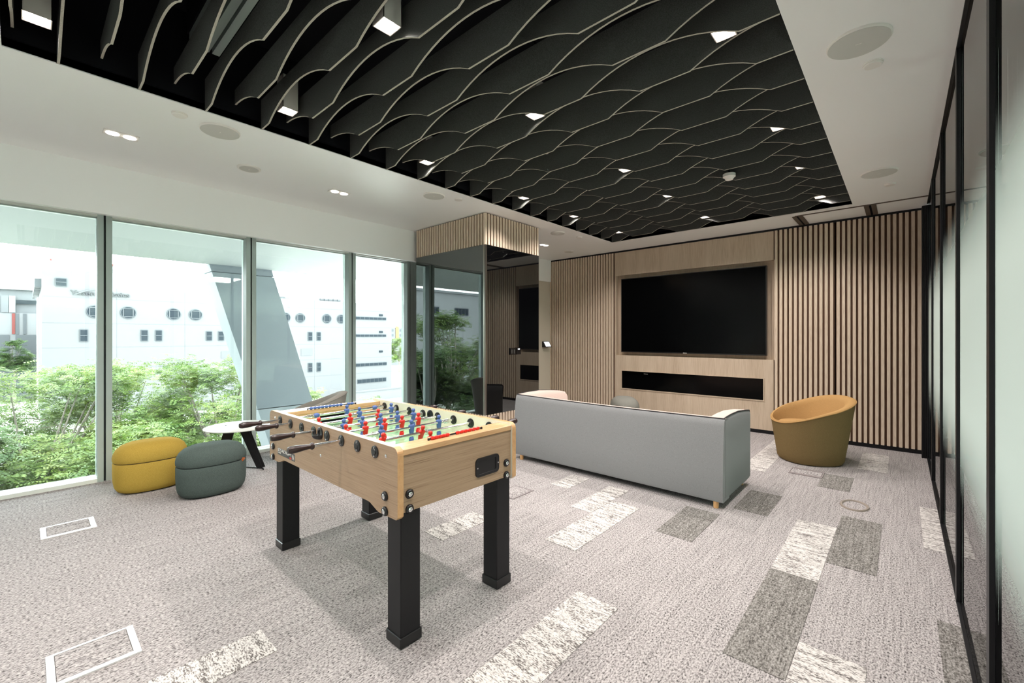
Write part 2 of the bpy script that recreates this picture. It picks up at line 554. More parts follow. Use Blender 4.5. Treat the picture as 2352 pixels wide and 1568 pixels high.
TILES = [(-0.578, 0.232, 2.01, 2.93, 'd'), (-0.578, 0.232, 2.935, 3.85, 'l'), (-0.343, 0.235, 3.23, 4.15, 'd'),
         (-0.343, 0.235, 1.39, 2.31, 'l'), (-1.295, 0.235, 1.06, 1.98, 'l'), (-1.79, 0.24, 2.33, 3.25, 'l'),
         (-1.985, 0.19, 2.92, 3.55, 'l'), (-2.42, 0.19, 3.24, 3.60, 'l'), (-1.29, 0.25, 2.95, 3.55, 'd'),
         (0.105, 0.22, 3.86, 4.78, 'l'), (-0.578, 0.235, 4.81, 5.30, 'd'), (0.125, 0.22, 2.03, 2.93, 'd'),
         (-1.0, 0.24, 3.75, 4.30, 'd'), (-1.25, 0.22, 4.95, 6.60, 'l'), (-2.225, 0.2, 0.1, 0.73, 'l'),
         (-2.49, 0.2, 1.86, 2.32, 'l'), (-0.343, 0.235, 5.72, 6.55, 'l')]
for x, wd, a, b, k in TILES:
    MB().box(x, x + wd, a, b, 0.0, 0.0025).build('carpet_tile', 'carpet_dark' if k == 'd' else 'carpet_light', floor)

# ceiling with its recess
cm = MB()
for x0, x1, y0, y1 in ((-5.9, RX0, Y0, 7.05), (RX1, 3.4, Y0, 7.05), (RX0, RX1, Y0, RY0), (RX0, RX1, RY1, 7.05)):
    cm.box(x0, x1, y0, y1, ZC, ZC + 0.05)
ceiling = struct(cm.build('ceiling', 'white_paint', origin=(0, 0, ZC)))
rm = MB()
rm.box(RX0 - 0.05, RX1 + 0.05, RY0 - 0.05, RY1 + 0.05, 3.45, 3.5)
e = 0.004
rm.box(RX0 - 0.05, RX0 - e, RY0 - 0.05, RY1 + 0.05, ZC + 0.05, 3.45)
rm.box(RX1 + e, RX1 + 0.05, RY0 - 0.05, RY1 + 0.05, ZC + 0.05, 3.45)
rm.box(RX0 - e, RX1 + e, RY0 - 0.05, RY0 - e, ZC + 0.05, 3.45)
rm.box(RX0 - e, RX1 + e, RY1 + e, RY1 + 0.05, ZC + 0.05, 3.45)
rm.build('recess_lining', 'black_void', ceiling)
lip = MB()
for x0, x1, y0, y1 in ((RX0 - 0.002, RX0, RY0, RY1), (RX1, RX1 + 0.002, RY0, RY1), (RX0, RX1, RY0 - 0.002, RY0), (RX0, RX1, RY1, RY1 + 0.002)):
    lip.box(x0, x1, y0, y1, ZC + 0.006, ZC + 0.05)
lip.build('recess_edge', 'black_void', ceiling)

# wave-cut felt baffles hanging in the recess
def baffle(y, flat0):
    xs0, xs1 = RX0 + 0.004, RX1 - 0.004
    pts = []
    P = 1.2
    base_i = math.floor((xs0 - flat0) / P) - 1
    for i in range(base_i, base_i + 6):
        a = flat0 + i * P
        pts += [(a, 0.0), (a + 0.298, 0.0)]
        c = 0.902; s = 0.112
        Rr = (c * c / 4 + s * s) / (2 * s)
        for k in range(1, 14):
            x = c * k / 14
            z = math.sqrt(Rr * Rr - (x - c / 2) ** 2) - (Rr - s)
            pts.append((a + 0.298 + x, z))
    def zat(x):
        for (xa, za), (xb, zb) in zip(pts, pts[1:]):
            if xa <= x <= xb:
                return za + (zb - za) * (x - xa) / (xb - xa)
    line = [(xs0, zat(xs0))] + [p for p in pts if xs0 + 0.004 < p[0] < xs1 - 0.004] + [(xs1, zat(xs1))]
    zt = ZC + 0.21
    mb = MB()
    n = len(line)
    t = 0.0056
    v = []
    for x, z in line:
        v += [(x, y - t, ZC + z), (x, y + t, ZC + z), (x, y + t, zt), (x, y - t, zt)]
    f = []; mi = []
    for i in range(n - 1):
        o = 4 * i
        f += [(o, o + 4, o + 5, o + 1), (o + 1, o + 5, o + 6, o + 2), (o + 2, o + 6, o + 7, o + 3), (o + 3, o + 7, o + 4, o)]
        mi += [1, 0, 0, 0]
    f += [(0, 1, 2, 3), (4 * n - 4, 4 * n - 1, 4 * n - 2, 4 * n - 3)]
    mi += [0, 0]
    mb.add(v, f, mi)
    return mb
protoA = protoB = None
for k in range(-5, 16):
    for row, (yy, fl) in enumerate(((1.4675 + 0.3375 * k, -3.582), (1.639 + 0.3372 * k, -2.990))):
        if RY0 + 0.02 < yy < RY1 - 0.02:
            if row == 0:
                if protoA is None:
                    protoA = (baffle(yy, fl).build('baffle', ['felt', 'felt_edge'], ceiling), yy)
                else:
                    copy_part(protoA[0], ceiling, (0, yy - protoA[1], 0))
            else:
                if protoB is None:
                    protoB = (baffle(yy, fl).build('baffle', ['felt', 'felt_edge'], ceiling), yy)
                else:
                    copy_part(protoB[0], ceiling, (0, yy - protoB[1], 0))

# header over the windows, solid wall beyond the column, other walls
hm = MB()
hm.box(-5.21, XW, Y0, 7.05, 2.425, ZC)
hm.box(-5.9, -5.21, Y0, 7.05, 2.56, 2.62)
wall_left = struct(hm.build('wall_left', 'white_paint'))
wl2 = MB().box(-5.9, -5.17, 4.69, 7.05, 0, 2.424)
wl2.build('solid_panel', 'wall_beige', wall_left)
wall_front = struct(MB().box(-5.9, 3.4, Y0 - 0.1, Y0, 0, ZC).build('wall_front', 'white_paint'))
wall_far = struct(MB().box(3.3, 3.4, Y0, 7.05, 0, ZC).build('wall_neighbour', 'white_paint'))

# ---------------------------------------------------------------- back wall
bw = MB()
bw.box(-5.9, 3.4, 7.02, 7.12, 0, ZC)
wall_back = struct(bw.build('wall_back', 'black_void'))
SL = 0.036
def slat_panel(name, x0, x1, z0, z1, pitch, gapx=None):
    b = MB().box(x0, x1, YB + SL, YB + SL + 0.02, z0, z1).build(name, 'oak_shade', wall_back)
    n = int(round((x1 - x0) / pitch))
    p = (x1 - x0) / n
    first = None
    for i in range(n):
        x = x0 + p * i + p * 0.21
        if first is None:
            first = MB().box(x, x + p * 0.58, YB, YB + SL, z0, z1).build('slat', 'oak_slat', b)
        else:
            copy_part(first, b, (p * i, 0, 0))
    return b
slat_panel('slat_panel', -5.185, -3.775, 0.05, 2.822, 0.0535)
slat_panel('slat_panel', -1.322, -0.645, 0.05, 2.822, 0.0555)
slat_panel('slat_panel', -0.632, 0.178, 0.05, 2.822, 0.0555)
# flat oak centre panel round the screen niche: boards with joints
def board(x0, x1, z0, z1, y=YB + 0.012):
    MB().box(x0, x1, y, y + 0.02, z0, z1).build('wood_panel', 'oak_v', wall_back)
NX0, NX1, NZ0, NZ1 = -3.741, -1.327, 1.034, 2.42
CX0, CX1, CZ0, CZ1 = -3.628, -1.451, 0.463, 0.765
board(-3.765, -1.325, 2.42, 2.822)
board(-3.765, -3.743, 0.05, 2.42)
board(-3.741, -1.325, CZ1, NZ0)
board(-3.741, CX0, CZ0, CZ1)
board(CX1, -1.325, CZ0, CZ1)
board(-3.741, -1.325, 0.05, CZ0)
nm = MB()
nm.box(NX0 - 0.02, NX0, YB + 0.03, 7.02, NZ0, NZ1)
nm.box(NX1, NX1 + 0.02, YB + 0.03, 7.02, NZ0, NZ1)
nm.box(NX0, NX1, YB + 0.03, 7.02, NZ0 - 0.02, NZ0)
nm.box(NX0, NX1, YB + 0.03, 7.02, NZ1, NZ1 + 0.02)
nm.box(NX0, NX1, 7.0, 7.018, NZ0, NZ1)
nm.build('screen_niche', 'oak_v', wall_back)
sm_ = MB()
for a in ((CX0 - 0.012, CX0, CZ0 - 0.012, CZ1 + 0.012), (CX1, CX1 + 0.012, CZ0 - 0.012, CZ1 + 0.012)):
    sm_.box(a[0], a[1], YB + 0.004, YB + 0.03, a[2], a[3])
sm_.box(CX0, CX1, YB + 0.004, YB + 0.03, CZ1, CZ1 + 0.012)
sm_.box(CX0, CX1, YB + 0.004, YB + 0.03, CZ0 - 0.012, CZ0)
sm_.build('slot_trim', 'oak_v', wall_back)
MB().box(CX0, CX1, YB + 0.05, YB + 0.06, CZ0, CZ1).build('media_slot_glass', 'screen', wall_back)
MB().box(-3.24, -3.17, YB + 0.046, YB + 0.05, 0.725, 0.733).build('slot_badge', 'grille', wall_back)
MB().box(-3.773, -3.767, YB - 0.004, YB + 0.03, 0.05, 2.822).build('panel_edge', 'oak_shade', wall_back)
struct(MB().box(-5.17, 0.2, YB + 0.012, YB + 0.03, 0, 0.05).build('baseboard_back', 'black_metal'))
struct(MB().box(-5.17, 0.2, YB + 0.006, YB + 0.03, 2.823, 2.849).build('trim_1', 'black_metal'))

# ---------------------------------------------------------------- ceiling track of the moveable partition
tm = MB()
tm.box(-0.985, XG, 6.335, 6.345, ZC - 0.006, ZC)
tm.box(-0.985, XG, 6.355, 6.365, ZC - 0.006, ZC)
for xc in (-0.965, -0.27):
    tm.box(xc - 0.055, xc - 0.010, 6.365, 6.89, ZC - 0.008, ZC)
    tm.box(xc + 0.010, xc + 0.055, 6.365, 6.89, ZC - 0.008, ZC)
struct(tm.build('trim_2', 'bronze'))
tg = MB().box(-0.985, XG, 6.345, 6.355, ZC - 0.004, ZC)
for xc in (-0.965, -0.27):
    tg.box(xc - 0.010, xc + 0.010, 6.365, 6.89, ZC - 0.004, ZC)
struct(tg.build('trim_3', 'black_void'))

# ---------------------------------------------------------------- window wall
mull = [0.497 + 1.2405 * k for k in range(-6, 3)] + [3.92]
XWIN = -5.60
wins = []
for i in range(len(mull) - 1):
    a, b = mull[i] + 0.052, mull[i + 1] - 0.052
    wo = thing('window_%d' % (i + 1), (XWIN - 0.1, (a + b) / 2, 0), '', '')
    del wo['label']; del wo['category']
    struct(wo)
    MB().box(-5.70, -5.69, a, b, 0.035, 2.50).build('glass_pane', 'glass', wo)
    fm = MB()
    fm.box(-5.78, -5.60, a, b, 0.0, 0.035)
    fm.box(-5.78, -5.60, a, b, 2.49, 2.56)
    fm.build('window_frame', 'alu_light', wo)
    MB().box(-5.715, -5.675, a, b, 2.483, 2.49).build('gasket', 'alu', wo)
for i, y in enumerate(mull):
    mm = MB()
    mm.box(XWIN - 0.16, XWIN, y - 0.052, y - 0.008, 0, 2.56)
    mm.box(XWIN - 0.16, XWIN, y + 0.008, y + 0.052, 0, 2.56)
    mm.box(XWIN - 0.16, XWIN - 0.025, y - 0.008, y + 0.008, 0, 2.56)
    mo = mm.build('window_mullion', 'alu', wall_left)
    MB().box(XWIN - 0.025, XWIN - 0.022, y - 0.007, y + 0.007, 0.0, 2.55).build('gasket', 'gasket', mo)
struct(MB().box(-5.76, -5.60, 3.975, 4.70, 0, 2.56).build('wall_window_end', 'alu'))

# ---------------------------------------------------------------- mirrored column
KX0, KX1, KY0, KY1 = -5.075, -3.70, 3.65, 4.685
col = thing('column', ((KX0 + KX1) / 2, (KY0 + KY1) / 2, 0), '', '')
del col['label']; del col['category']
struct(col)
g = 0.03
MB().box(KX0, KX1 - g, KY0 + g, KY1, 0, ZC - 0.002).build('core', 'black_void', col)
ZM0, ZM1 = 0.42, 2.462
MB().box(KX0, KX1 - 0.035, KY0 + 0.004, KY0 + g, ZM0, ZM1).build('mirror_panel', 'mirror', col)
MB().box(KX1 - g, KX1 - 0.004, KY0 + 0.035, KY1, ZM0, ZM1).build('mirror_panel', 'mirror', col)
pp = [(KX1 - 0.035, KY0 + 0.03), (KX1 - 0.035, KY0 + 0.002), (KX1 - 0.012, KY0), (KX1, KY0 + 0.012), (KX1 - 0.002, KY0 + 0.035), (KX1 - 0.03, KY0 + 0.035)]
MB().prism(pp, 'z', ZM0, ZM1).build('corner_post', 'steel', col)
MB().prism(pp, 'z', ZM1, ZC - 0.012).build('wood_corner', 'oak_slat', col)
MB().prism(pp, 'z', 0.06, ZM0).build('wood_corner', 'oak_slat', col)
for z0, z1 in ((ZM1 + 0.002, ZC - 0.012), (0.06, ZM0 - 0.002)):
    a = MB().box(KX0, KX1 - 0.036, KY0 + 0.022, KY0 + g, z0, z1).build('slat_backing', 'oak_shade', col)
    n = 27; p = (KX1 - 0.04 - KX0) / n; first = None
    for i in range(n):
        x = KX0 + p * i + p * 0.2
        if first is None:
            first = MB().box(x, x + p * 0.56, KY0, KY0 + 0.022, z0, z1).build('slat', 'oak_slat', a)
        else:
            copy_part(first, a, (p * i, 0, 0))
    a = MB().box(KX1 - g, KX1 - 0.022, KY0 + 0.036, KY1, z0, z1).build('slat_backing', 'oak_shade', col)
    n = 19; p = (KY1 - KY0 - 0.04) / n; first = None
    for i in range(n):
        y = KY0 + 0.04 + p * i + p * 0.24
        if first is None:
            first = MB().box(KX1 - 0.022, KX1, y, y + p * 0.56, z0, z1).build('slat', 'oak_slat', a)
        else:
            copy_part(first, a, (0, p * i, 0))
MB().box(KX0, KX1 - 0.012, KY0 + 0.012, KY1, 0, 0.058).build('plinth', 'black_metal', col)

# ---------------------------------------------------------------- glass partition on the right
wr = thing('wall_right', (XG, 3.4, 0), '', '')
del wr['label']; del wr['category']
struct(wr)
posts = [-5.6 + 1.26 * 0, -4.3, -3.04, -1.78, -0.5, 0.78, 2.08, 3.20, 4.45, 5.70]
edges = [Y0] + posts + [6.70]
for i in range(len(edges) - 1):
    a, b = edges[i] + 0.002, edges[i + 1] - 0.002
    MB().box(XG + 0.0035, XG + 0.0135, a, b, 0.002, 2.846).build('glass_pane', 'frost', wr)
for y in posts:
    dw = 0.03
    MB().box(XG - 0.010, XG + 0.003, y - dw, y + dw, 0, ZC - 0.001).build('post', 'black_metal', wr)
MB().box(XG - 0.010, XG + 0.003, Y0, 6.70, 0, 0.014).build('bottom_rail', 'black_metal', wr)
MB().box(XG - 0.010, XG + 0.003, Y0, 6.70, 2.838, ZC - 0.001).build('top_rail', 'black_metal', wr)
jm = MB()
for k in range(4):
    jm.box(0.166 + 0.019 * k, 0.181 + 0.019 * k, 6.70 + 0.006 * (k % 2), 6.80, 0.0, ZC - 0.03)
jm.box(0.168, 0.245, 6.72, 6.885, 0, ZC - 0.02)
jm.build('end_jamb', 'black_metal', wr)
for y in (-3.0, 0.6, 3.4, 5.9):
    light('added_neighbour_light', 'AREA', (1.8, y, ZC - 0.03), NEXT_ROOM_W, (0.98, 1.0, 1.0), shape='RECTANGLE', size=1.2, size_y=0.6)  # added, unseen: backlights the frosted film and lifts the ceiling

# ================================================================ CEILING FIXTURES
rows = [0.036, 1.213, 2.400, 3.752, 4.763, 5.945]
cols = [(-3.175, 'window side'), (-1.93, 'middle'), (-0.684, 'glass side')]
rown = ['nearest the camera', 'second row from the camera', 'third row from the camera', 'fourth row from the camera', 'fifth row, one before the screen wall', 'last row beside the screen wall']
def cube_light(x, y, label):
    z0, z1 = ZC + 0.075, ZC + 0.30
    h = 0.0515
    t = thing('cube_downlight', (x, y, z0), label, 'ceiling light', 'square cube downlights between the felt baffles')
    hm = MB()
    for a in ((x - h, x + h, y - h, y - h + 0.004), (x - h, x + h, y + h - 0.004, y + h), (x - h, x - h + 0.004, y - h, y + h), (x + h - 0.004, x + h, y - h, y + h)):
        hm.box(a[0], a[1], a[2], a[3], z0, z1)
    hm.box(x - h, x + h, y - h, y + h, z1 - 0.004, z1)
    hm.build('housing', 'lamp_body', t)
    MB().box(x - 0.006, x + 0.006, y - 0.006, y + 0.006, z1, 3.45).build('stem', 'black_metal', t)
    rf = MB()
    q = [(x - h + 0.004, y - h + 0.004), (x + h - 0.004, y - h + 0.004), (x + h - 0.004, y + h - 0.004), (x - h + 0.004, y + h - 0.004)]
    n = 24
    outer = []; inner = []
    for k in range(n):
        th = 2 * PI * k / n
        c, s = math.cos(th), math.sin(th)
        m_ = max(abs(c), abs(s))
        outer.append((x + (h - 0.0045) * c / m_, y + (h - 0.0045) * s / m_, z0 + 0.012))
        inner.append((x + 0.034 * c, y + 0.034 * s, z0 + 0.026))
    rf.rings([outer, inner], cap0=False, cap1=False, smooth=False)
    rf.build('reflector', 'lens_soft', t)
    MB().cyl((x, y, z0 + 0.027), (x, y, z0 + 0.033), 0.035, n=24).build('lens', 'lens', t)
    light('lamp', 'SPOT', (x, y, z0 + 0.008), SPOT_W, WARM, t, spot_size=math.radians(134), spot_blend=0.7, shadow_soft_size=0.03)
    return t
for j, y in enumerate(rows):
    for i, (x, cn) in enumerate(cols):
        if j == 0 and i > 0:
            lab = 'cube downlight out of the picture, %s column' % cn
        else:
            lab = 'cube downlight between baffles, %s column, %s' % (cn, rown[j])
        cube_light(x, y, lab)

def speaker(x, y, r, label, frame=False, group='round ceiling speakers'):
    t = thing('ceiling_speaker', (x, y, ZC - 0.012), label, 'speaker', group)
    MB().loft_axis((x, y, ZC), (0, 0, -0.012), [(0, r), (0.6, r), (1, r - 0.005)], 48).build('rim', 'white_plastic', t)
    MB().cyl((x, y, ZC - 0.012), (x, y, ZC - 0.0135), r - (0.018 if frame else 0.006), n=48).build('grille', 'grille', t)
    MB().box(x - 0.012, x + 0.012, y - 0.002, y + 0.002, ZC - 0.0145, ZC - 0.0135).build('badge', 'white_plastic', t)
    return t
speaker(-3.665, 0.935, 0.125, 'round white ceiling speaker by the baffles, nearest the camera on the window side')
speaker(-4.29, 1.313, 0.092, 'small round ceiling speaker with raised rim above the first window', True)
speaker(-3.675, 2.870, 0.113, 'round white ceiling speaker by the baffles just before the mirrored column')
speaker(-3.690, 5.107, 0.105, 'round white ceiling speaker beyond the mirrored column beside the baffles')
speaker(-4.345, 6.349, 0.09, 'small ceiling speaker near the left slatted panel of the back wall', True)
speaker(-0.163, 2.793, 0.132, 'large round ceiling speaker on the glass wall side, nearest the camera')
speaker(-0.154, 5.155, 0.132, 'round ceiling speaker on the glass wall side, nearer the screen wall')

def detector(x, y, label, r=0.045):
    t = thing('ceiling_sensor', (x, y, ZC - 0.016), label, 'sensor', 'small round ceiling discs')
    MB().loft_axis((x, y, ZC), (0, 0, -0.016), [(0, r), (0.3, r), (0.35, r - 0.003), (0.7, r - 0.003), (1, r - 0.008)], 32).build('cover', 'white_plastic', t)
    return t
detector(-3.590, 0.684, 'small white ceiling disc beside the nearest window-side speaker')
detector(-3.575, 3.124, 'small white ceiling disc just before the mirrored column')
detector(-3.600, 5.526, 'small white ceiling disc beyond the column, left of the baffles')
detector(-0.118, 3.069, 'small white ceiling disc beside the large speaker near the glass wall')
detector(-0.086, 5.615, 'small white ceiling disc behind the far speaker near the glass wall')

def twin(x, y, label):
    t = thing('twin_downlight', (x, y, ZC - 0.006), label, 'ceiling light', 'recessed twin downlights along the windows')
    a, b = 0.052, 0.098
    MB().box(x - a, x + a, y - b, y + b, ZC - 0.006, ZC - 0.0005).build('frame', 'white_plastic', t)
    for s in (-1, 1):
        MB().cyl((x, y + s * 0.048, ZC - 0.0061), (x, y + s * 0.048, ZC - 0.009), 0.036, n=24).build('lens', 'lens', t)
        light('lamp', 'SPOT', (x, y + s * 0.048, ZC - 0.02), TWIN_W, (1.0, 0.92, 0.86), t, spot_size=math.radians(120), spot_blend=0.5, shadow_soft_size=0.03)
twin(-4.282, 0.468, 'recessed twin downlight with two round lamps above the first window')
twin(-4.318, 2.155, 'recessed twin downlight with two round lamps above the third window')
twin(-4.334, 4.05, 'recessed twin downlight with two round lamps hidden behind the mirrored column')
twin(-4.334, 5.62, 'recessed twin downlight half hidden by the mirrored column near the back wall')
twin(-4.30, -1.2, 'recessed twin downlight out of the picture to the left of the camera')
twin(-4.30, -2.9, 'recessed twin downlight far out of the picture behind the camera')
for x, y in ((-1.9, -1.6), (-1.9, -3.6), (-0.4, -2.6), (-3.2, -2.6), (-3.2, -5.0), (-0.8, -5.2)):
    light('added_rear_light', 'SPOT', (x, y, ZC - 0.02), 35, WARM, spot_size=math.radians(130), spot_blend=0.5, shadow_soft_size=0.05)  # bare lights added out of view to brighten the room and its ceiling

# air vent above the baffles, sprinkler and smoke detector between them
t = thing('air_vent', (-2.8, 0.735, 3.12), 'grey linear slot air vent above the felt baffles near the upper left corner', 'vent')
MB().box(-3.19, -1.9, 0.655, 0.70, 3.12, 3.19).build('slot_blade', 'vent_grey', t)
MB().box(-3.19, -1.9, 0.715, 0.755, 3.12, 3.19).build('slot_blade', 'vent_grey', t)
MB().box(-3.19, -1.9, 0.77, 0.81, 3.12, 3.19).build('slot_blade', 'vent_grey', t)
MB().box(-3.21, -1.88, 0.645, 0.82, 3.19, 3.45).build('duct', 'black_void', t)
t = thing('sprinkler', (-2.165, 2.84, 2.86), 'small chrome sprinkler head hanging between the felt baffles in mid ceiling', 'sprinkler')
MB().cyl((-2.165, 2.84, 2.89), (-2.165, 2.84, 3.45), 0.006, n=8).build('pipe', 'black_metal', t)
MB().loft_axis((-2.165, 2.84, 2.89), (0, 0, -0.03), [(0, 0.008), (0.5, 0.006), (0.8, 0.016), (1, 0.016)], 12).build('deflector', 'chrome', t)
t = thing('smoke_detector', (-1.222, 4.456, 2.85), 'white round smoke detector between the far felt baffles', 'sensor')
MB().loft_axis((-1.222, 4.456, 2.905), (0, 0, -0.055), [(0, 0.055), (0.5, 0.055), (0.55, 0.046), (1, 0.03)], 24).build('body', 'white_plastic', t)
MB().cyl((-1.222, 4.456, 2.905), (-1.222, 4.456, 3.45), 0.008, n=8).build('stem', 'black_metal', t)

# ================================================================ SCREEN WALL ITEMS
t = thing('television', (-2.53, YB + 0.03, 1.09), 'large black flat television set in the oak niche of the back wall', 'television')
MB().box(-3.64, -1.412, YB + 0.012, YB + 0.075, 1.09, 2.355).build('casing', 'black_plastic', t)
MB().box(-3.628, -1.424, YB + 0.009, YB + 0.012, 1.108, 2.343).build('screen', 'screen', t)
MB().box(-2.57, -2.51, YB + 0.0075, YB + 0.009, 1.0955, 1.1025).build('badge', 'grille', t)
MB().box(-3.1, -1.95, YB + 0.075, 7.0, 1.5, 1.95).build('wall_mount', 'black_metal', t)

t = thing('wall_terminal', (-5.165, 6.72, 1.15), 'small black tilted terminal with lit white screen on the beige wall', 'terminal')
pr = [(-5.17, 1.15), (-5.075, 1.15), (-5.145, 1.262), (-5.17, 1.262)]
MB().prism(pr, 'y', 6.64, 6.82).build('casing', 'black_plastic', t)
sx = lambda u: (-5.078 - 0.064 * u, 1.158 + 0.101 * u)
mb = MB()
a = sx(0.06); b = sx(0.94)
nx, nz = 0.85 * 0.002, 0.53 * 0.002
mb.add([(a[0] + nx, 6.652, a[1] + nz), (a[0] + nx, 6.808, a[1] + nz), (b[0] + nx, 6.808, b[1] + nz), (b[0] + nx, 6.652, b[1] + nz)], [(0, 1, 2, 3)])
mb.build('screen', 'led', t)
t = thing('control_panel', (-3.699, 4.19, 1.13), 'black switch panel with small buttons on the mirrored column side', 'switch panel')
MB().box(-3.704, -3.692, 4.09, 4.20, 1.13, 1.215).build('switch_plate', 'black_gloss', t)
MB().box(-3.704, -3.690, 4.205, 4.295, 1.13, 1.218).build('display_plate', 'black_gloss', t)
MB().box(-3.690, -3.689, 4.235, 4.27, 1.193, 1.206).build('display', 'led', t)
mb = MB()
for i in range(2):
    for k in range(4):
        mb.box(-3.692, -3.6912, 4.115 + 0.045 * i, 4.127 + 0.045 * i, 1.150 + 0.013 * k, 1.153 + 0.013 * k)
mb.build('button_marks', 'grille', t)['kind'] = 'stuff'

# ================================================================ FOOSBALL TABLE
TX0, TX1, TY0, TY1 = -3.067, -1.606, 1.060, 1.825
ZT = 0.888
tb = thing('foosball_table', ((TX0 + TX1) / 2, (TY0 + TY1) / 2, 0), 'light oak foosball table with black legs, red and blue players and chrome rods', 'foosball table')
def side_profile():
    r = 0.034
    p = []
    for k in range(7):
        th = PI / 2 * k / 6
        p.append((TX1 - r + r * math.sin(th), ZT - r + r * math.cos(th)))
    p += [(TX1, 0.590), (TX1 - 0.012, 0.578), (TX1 - 0.142, 0.576), (TX1 - 0.168, 0.581), (TX1 - 0.222, 0.601), (TX1 - 0.24, 0.604)]
    q = [(TX0 + TX1 - x, z) for x, z in reversed(p)]
    return p + q
sp = side_profile()
MB().prism(sp, 'y', TY0, TY0 + 0.030, 0, 1, 2).build('side_panel', ['oak_table', 'oak_edge', 'cream'], tb)
MB().prism(sp, 'y', TY1 - 0.030, TY1, 2, 1, 0).build('side_panel', ['oak_table', 'oak_edge', 'cream'], tb)
IY0, IY1 = TY0 + 0.031, TY1 - 0.031
for x0, x1 in ((TX1 - 0.035, TX1 - 0.012), (TX0 + 0.012, TX0 + 0.035)):
    MB().box(x0, x1, IY0, IY1, 0.597, 0.846).build('end_panel', 'oak_table', tb)
MB().rbox(TX1 - 0.115, TX1 - 0.006, IY0, IY1, 0.848, 0.876, 0.003, 1).build('end_top', 'oak_top', tb)
MB().rbox(TX0 + 0.006, TX0 + 0.115, IY0, IY1, 0.848, 0.876, 0.003, 1).build('end_top', 'oak_top', tb)
PF = 0.752
YM = (TY0 + TY1) / 2
for xe, s in ((TX1 - 0.112, 1), (TX0 + 0.112, -1)):
    eb = MB()
    x0, x1 = sorted((xe, xe + s * 0.014))
    eb.box(x0, x1, IY0, YM - 0.105, PF, 0.848)
    eb.box(x0, x1, YM + 0.105, IY1, PF, 0.848)
    eb.box(x0, x1, YM - 0.105, YM + 0.105, PF + 0.07, 0.848)
    eb.build('end_board', 'oak_top', tb)
    x2, x3 = sorted((xe + s * 0.014, xe + s * 0.07))
    MB().box(x2, x3, YM - 0.115, YM + 0.115, PF, 0.84).build('goal_box', 'black_void', tb)
MB().box(TX0 + 0.035, TX1 - 0.035, IY0, IY1, PF - 0.03, PF).build('playfield', 'pitch', tb)
lm = MB()
xa, xb = TX0 + 0.128, TX1 - 0.128
def line(x0, x1, y0, y1): lm.box(x0, x1, y0, y1, PF, PF + 0.0006)
xm = (xa + xb) / 2
line(xm - 0.003, xm + 0.003, IY0, IY1)
for s, xe in ((1, xa), (-1, xb)):
    for dx, dy in ((0.13, 0.17), (0.26, 0.25)):
        x1 = xe + s * dx
        a, b = sorted((x1, x1 + 0.005))
        line(a, b, YM - dy, YM + dy)
        a, b = sorted((xe, x1))
        line(a, b, YM - dy - 0.005, YM - dy)
        line(a, b, YM + dy, YM + dy + 0.005)
ring = [(xm + 0.09 * math.cos(2 * PI * k / 32), YM + 0.09 * math.sin(2 * PI * k / 32), PF + 0.0004) for k in range(32)]
lm.tube(ring, 0.003, 4, closed=True)
lm.build('pitch_lines', 'pitch_white', tb)
for sx_, xe in ((1, xa), (-1, xb)):
    for sy_, ye in ((1, IY0), (-1, IY1)):
        cb = MB()
        cb.add([(xe, ye, PF), (xe + sx_ * 0.17, ye, PF), (xe, ye + sy_ * 0.17, PF), (xe, ye, PF + 0.024)], [(0, 2, 1), (1, 2, 3), (0, 1, 3), (0, 3, 2)])
        cb.build('corner_ramp', 'pitch_white', tb)
# legs with feet
LX = (TX1 - 0.0745, TX0 + 0.079)
LY = (1.143, 1.747)
for lx in LX:
    for ly in LY:
        h = 0.0525
        lg = MB().rbox(lx - h, lx + h, ly - h, ly + h, 0.045, 0.598, 0.004, 1).build('leg', 'black_metal', tb)
        hf = 0.0575
        MB().rbox(lx - hf, lx + hf, ly - hf, ly + hf, 0.0026, 0.05, 0.003, 1).build('foot', 'black_plastic', lg)
# bolts with cup washers
def bolt(c, d):
    c = Vector(c); d = Vector(d)
    wsh = MB().loft_axis(c, d * 0.012, [(0, 0.0205), (0.35, 0.0215), (0.8, 0.0185), (1, 0.015), (0.75, 0.0115)], 20).build('bolt_cup', 'black_plastic', tb)
    MB().loft_axis(c + d * 0.008, d * 0.006, [(0, 0.0115), (0.6, 0.0112), (1, 0.008), (1.0, 0.004), (0.5, 0.0035)], 14).build('bolt_head', 'chrome', wsh)
for x in (-1.700, -3.003):
    for z in (0.663, 0.596):
        bolt((x, TY0, z), (0, -1, 0)); bolt((x, TY1, z), (0, 1, 0))
for y in (1.127, 1.757):
    for z in (0.675, 0.608):
        bolt((TX1 - 0.012, y, z), (1, 0, 0)); bolt((TX0 + 0.012, y, z), (-1, 0, 0))
for x, z in ((-2.333, 0.725), (-1.697, 0.839), (-2.975, 0.847)):
    MB().loft_axis((x, TY0, z), (0, -0.004, 0), [(0, 0.0085), (0.5, 0.0075), (1, 0.003)], 14).build('screw', 'chrome', tb)
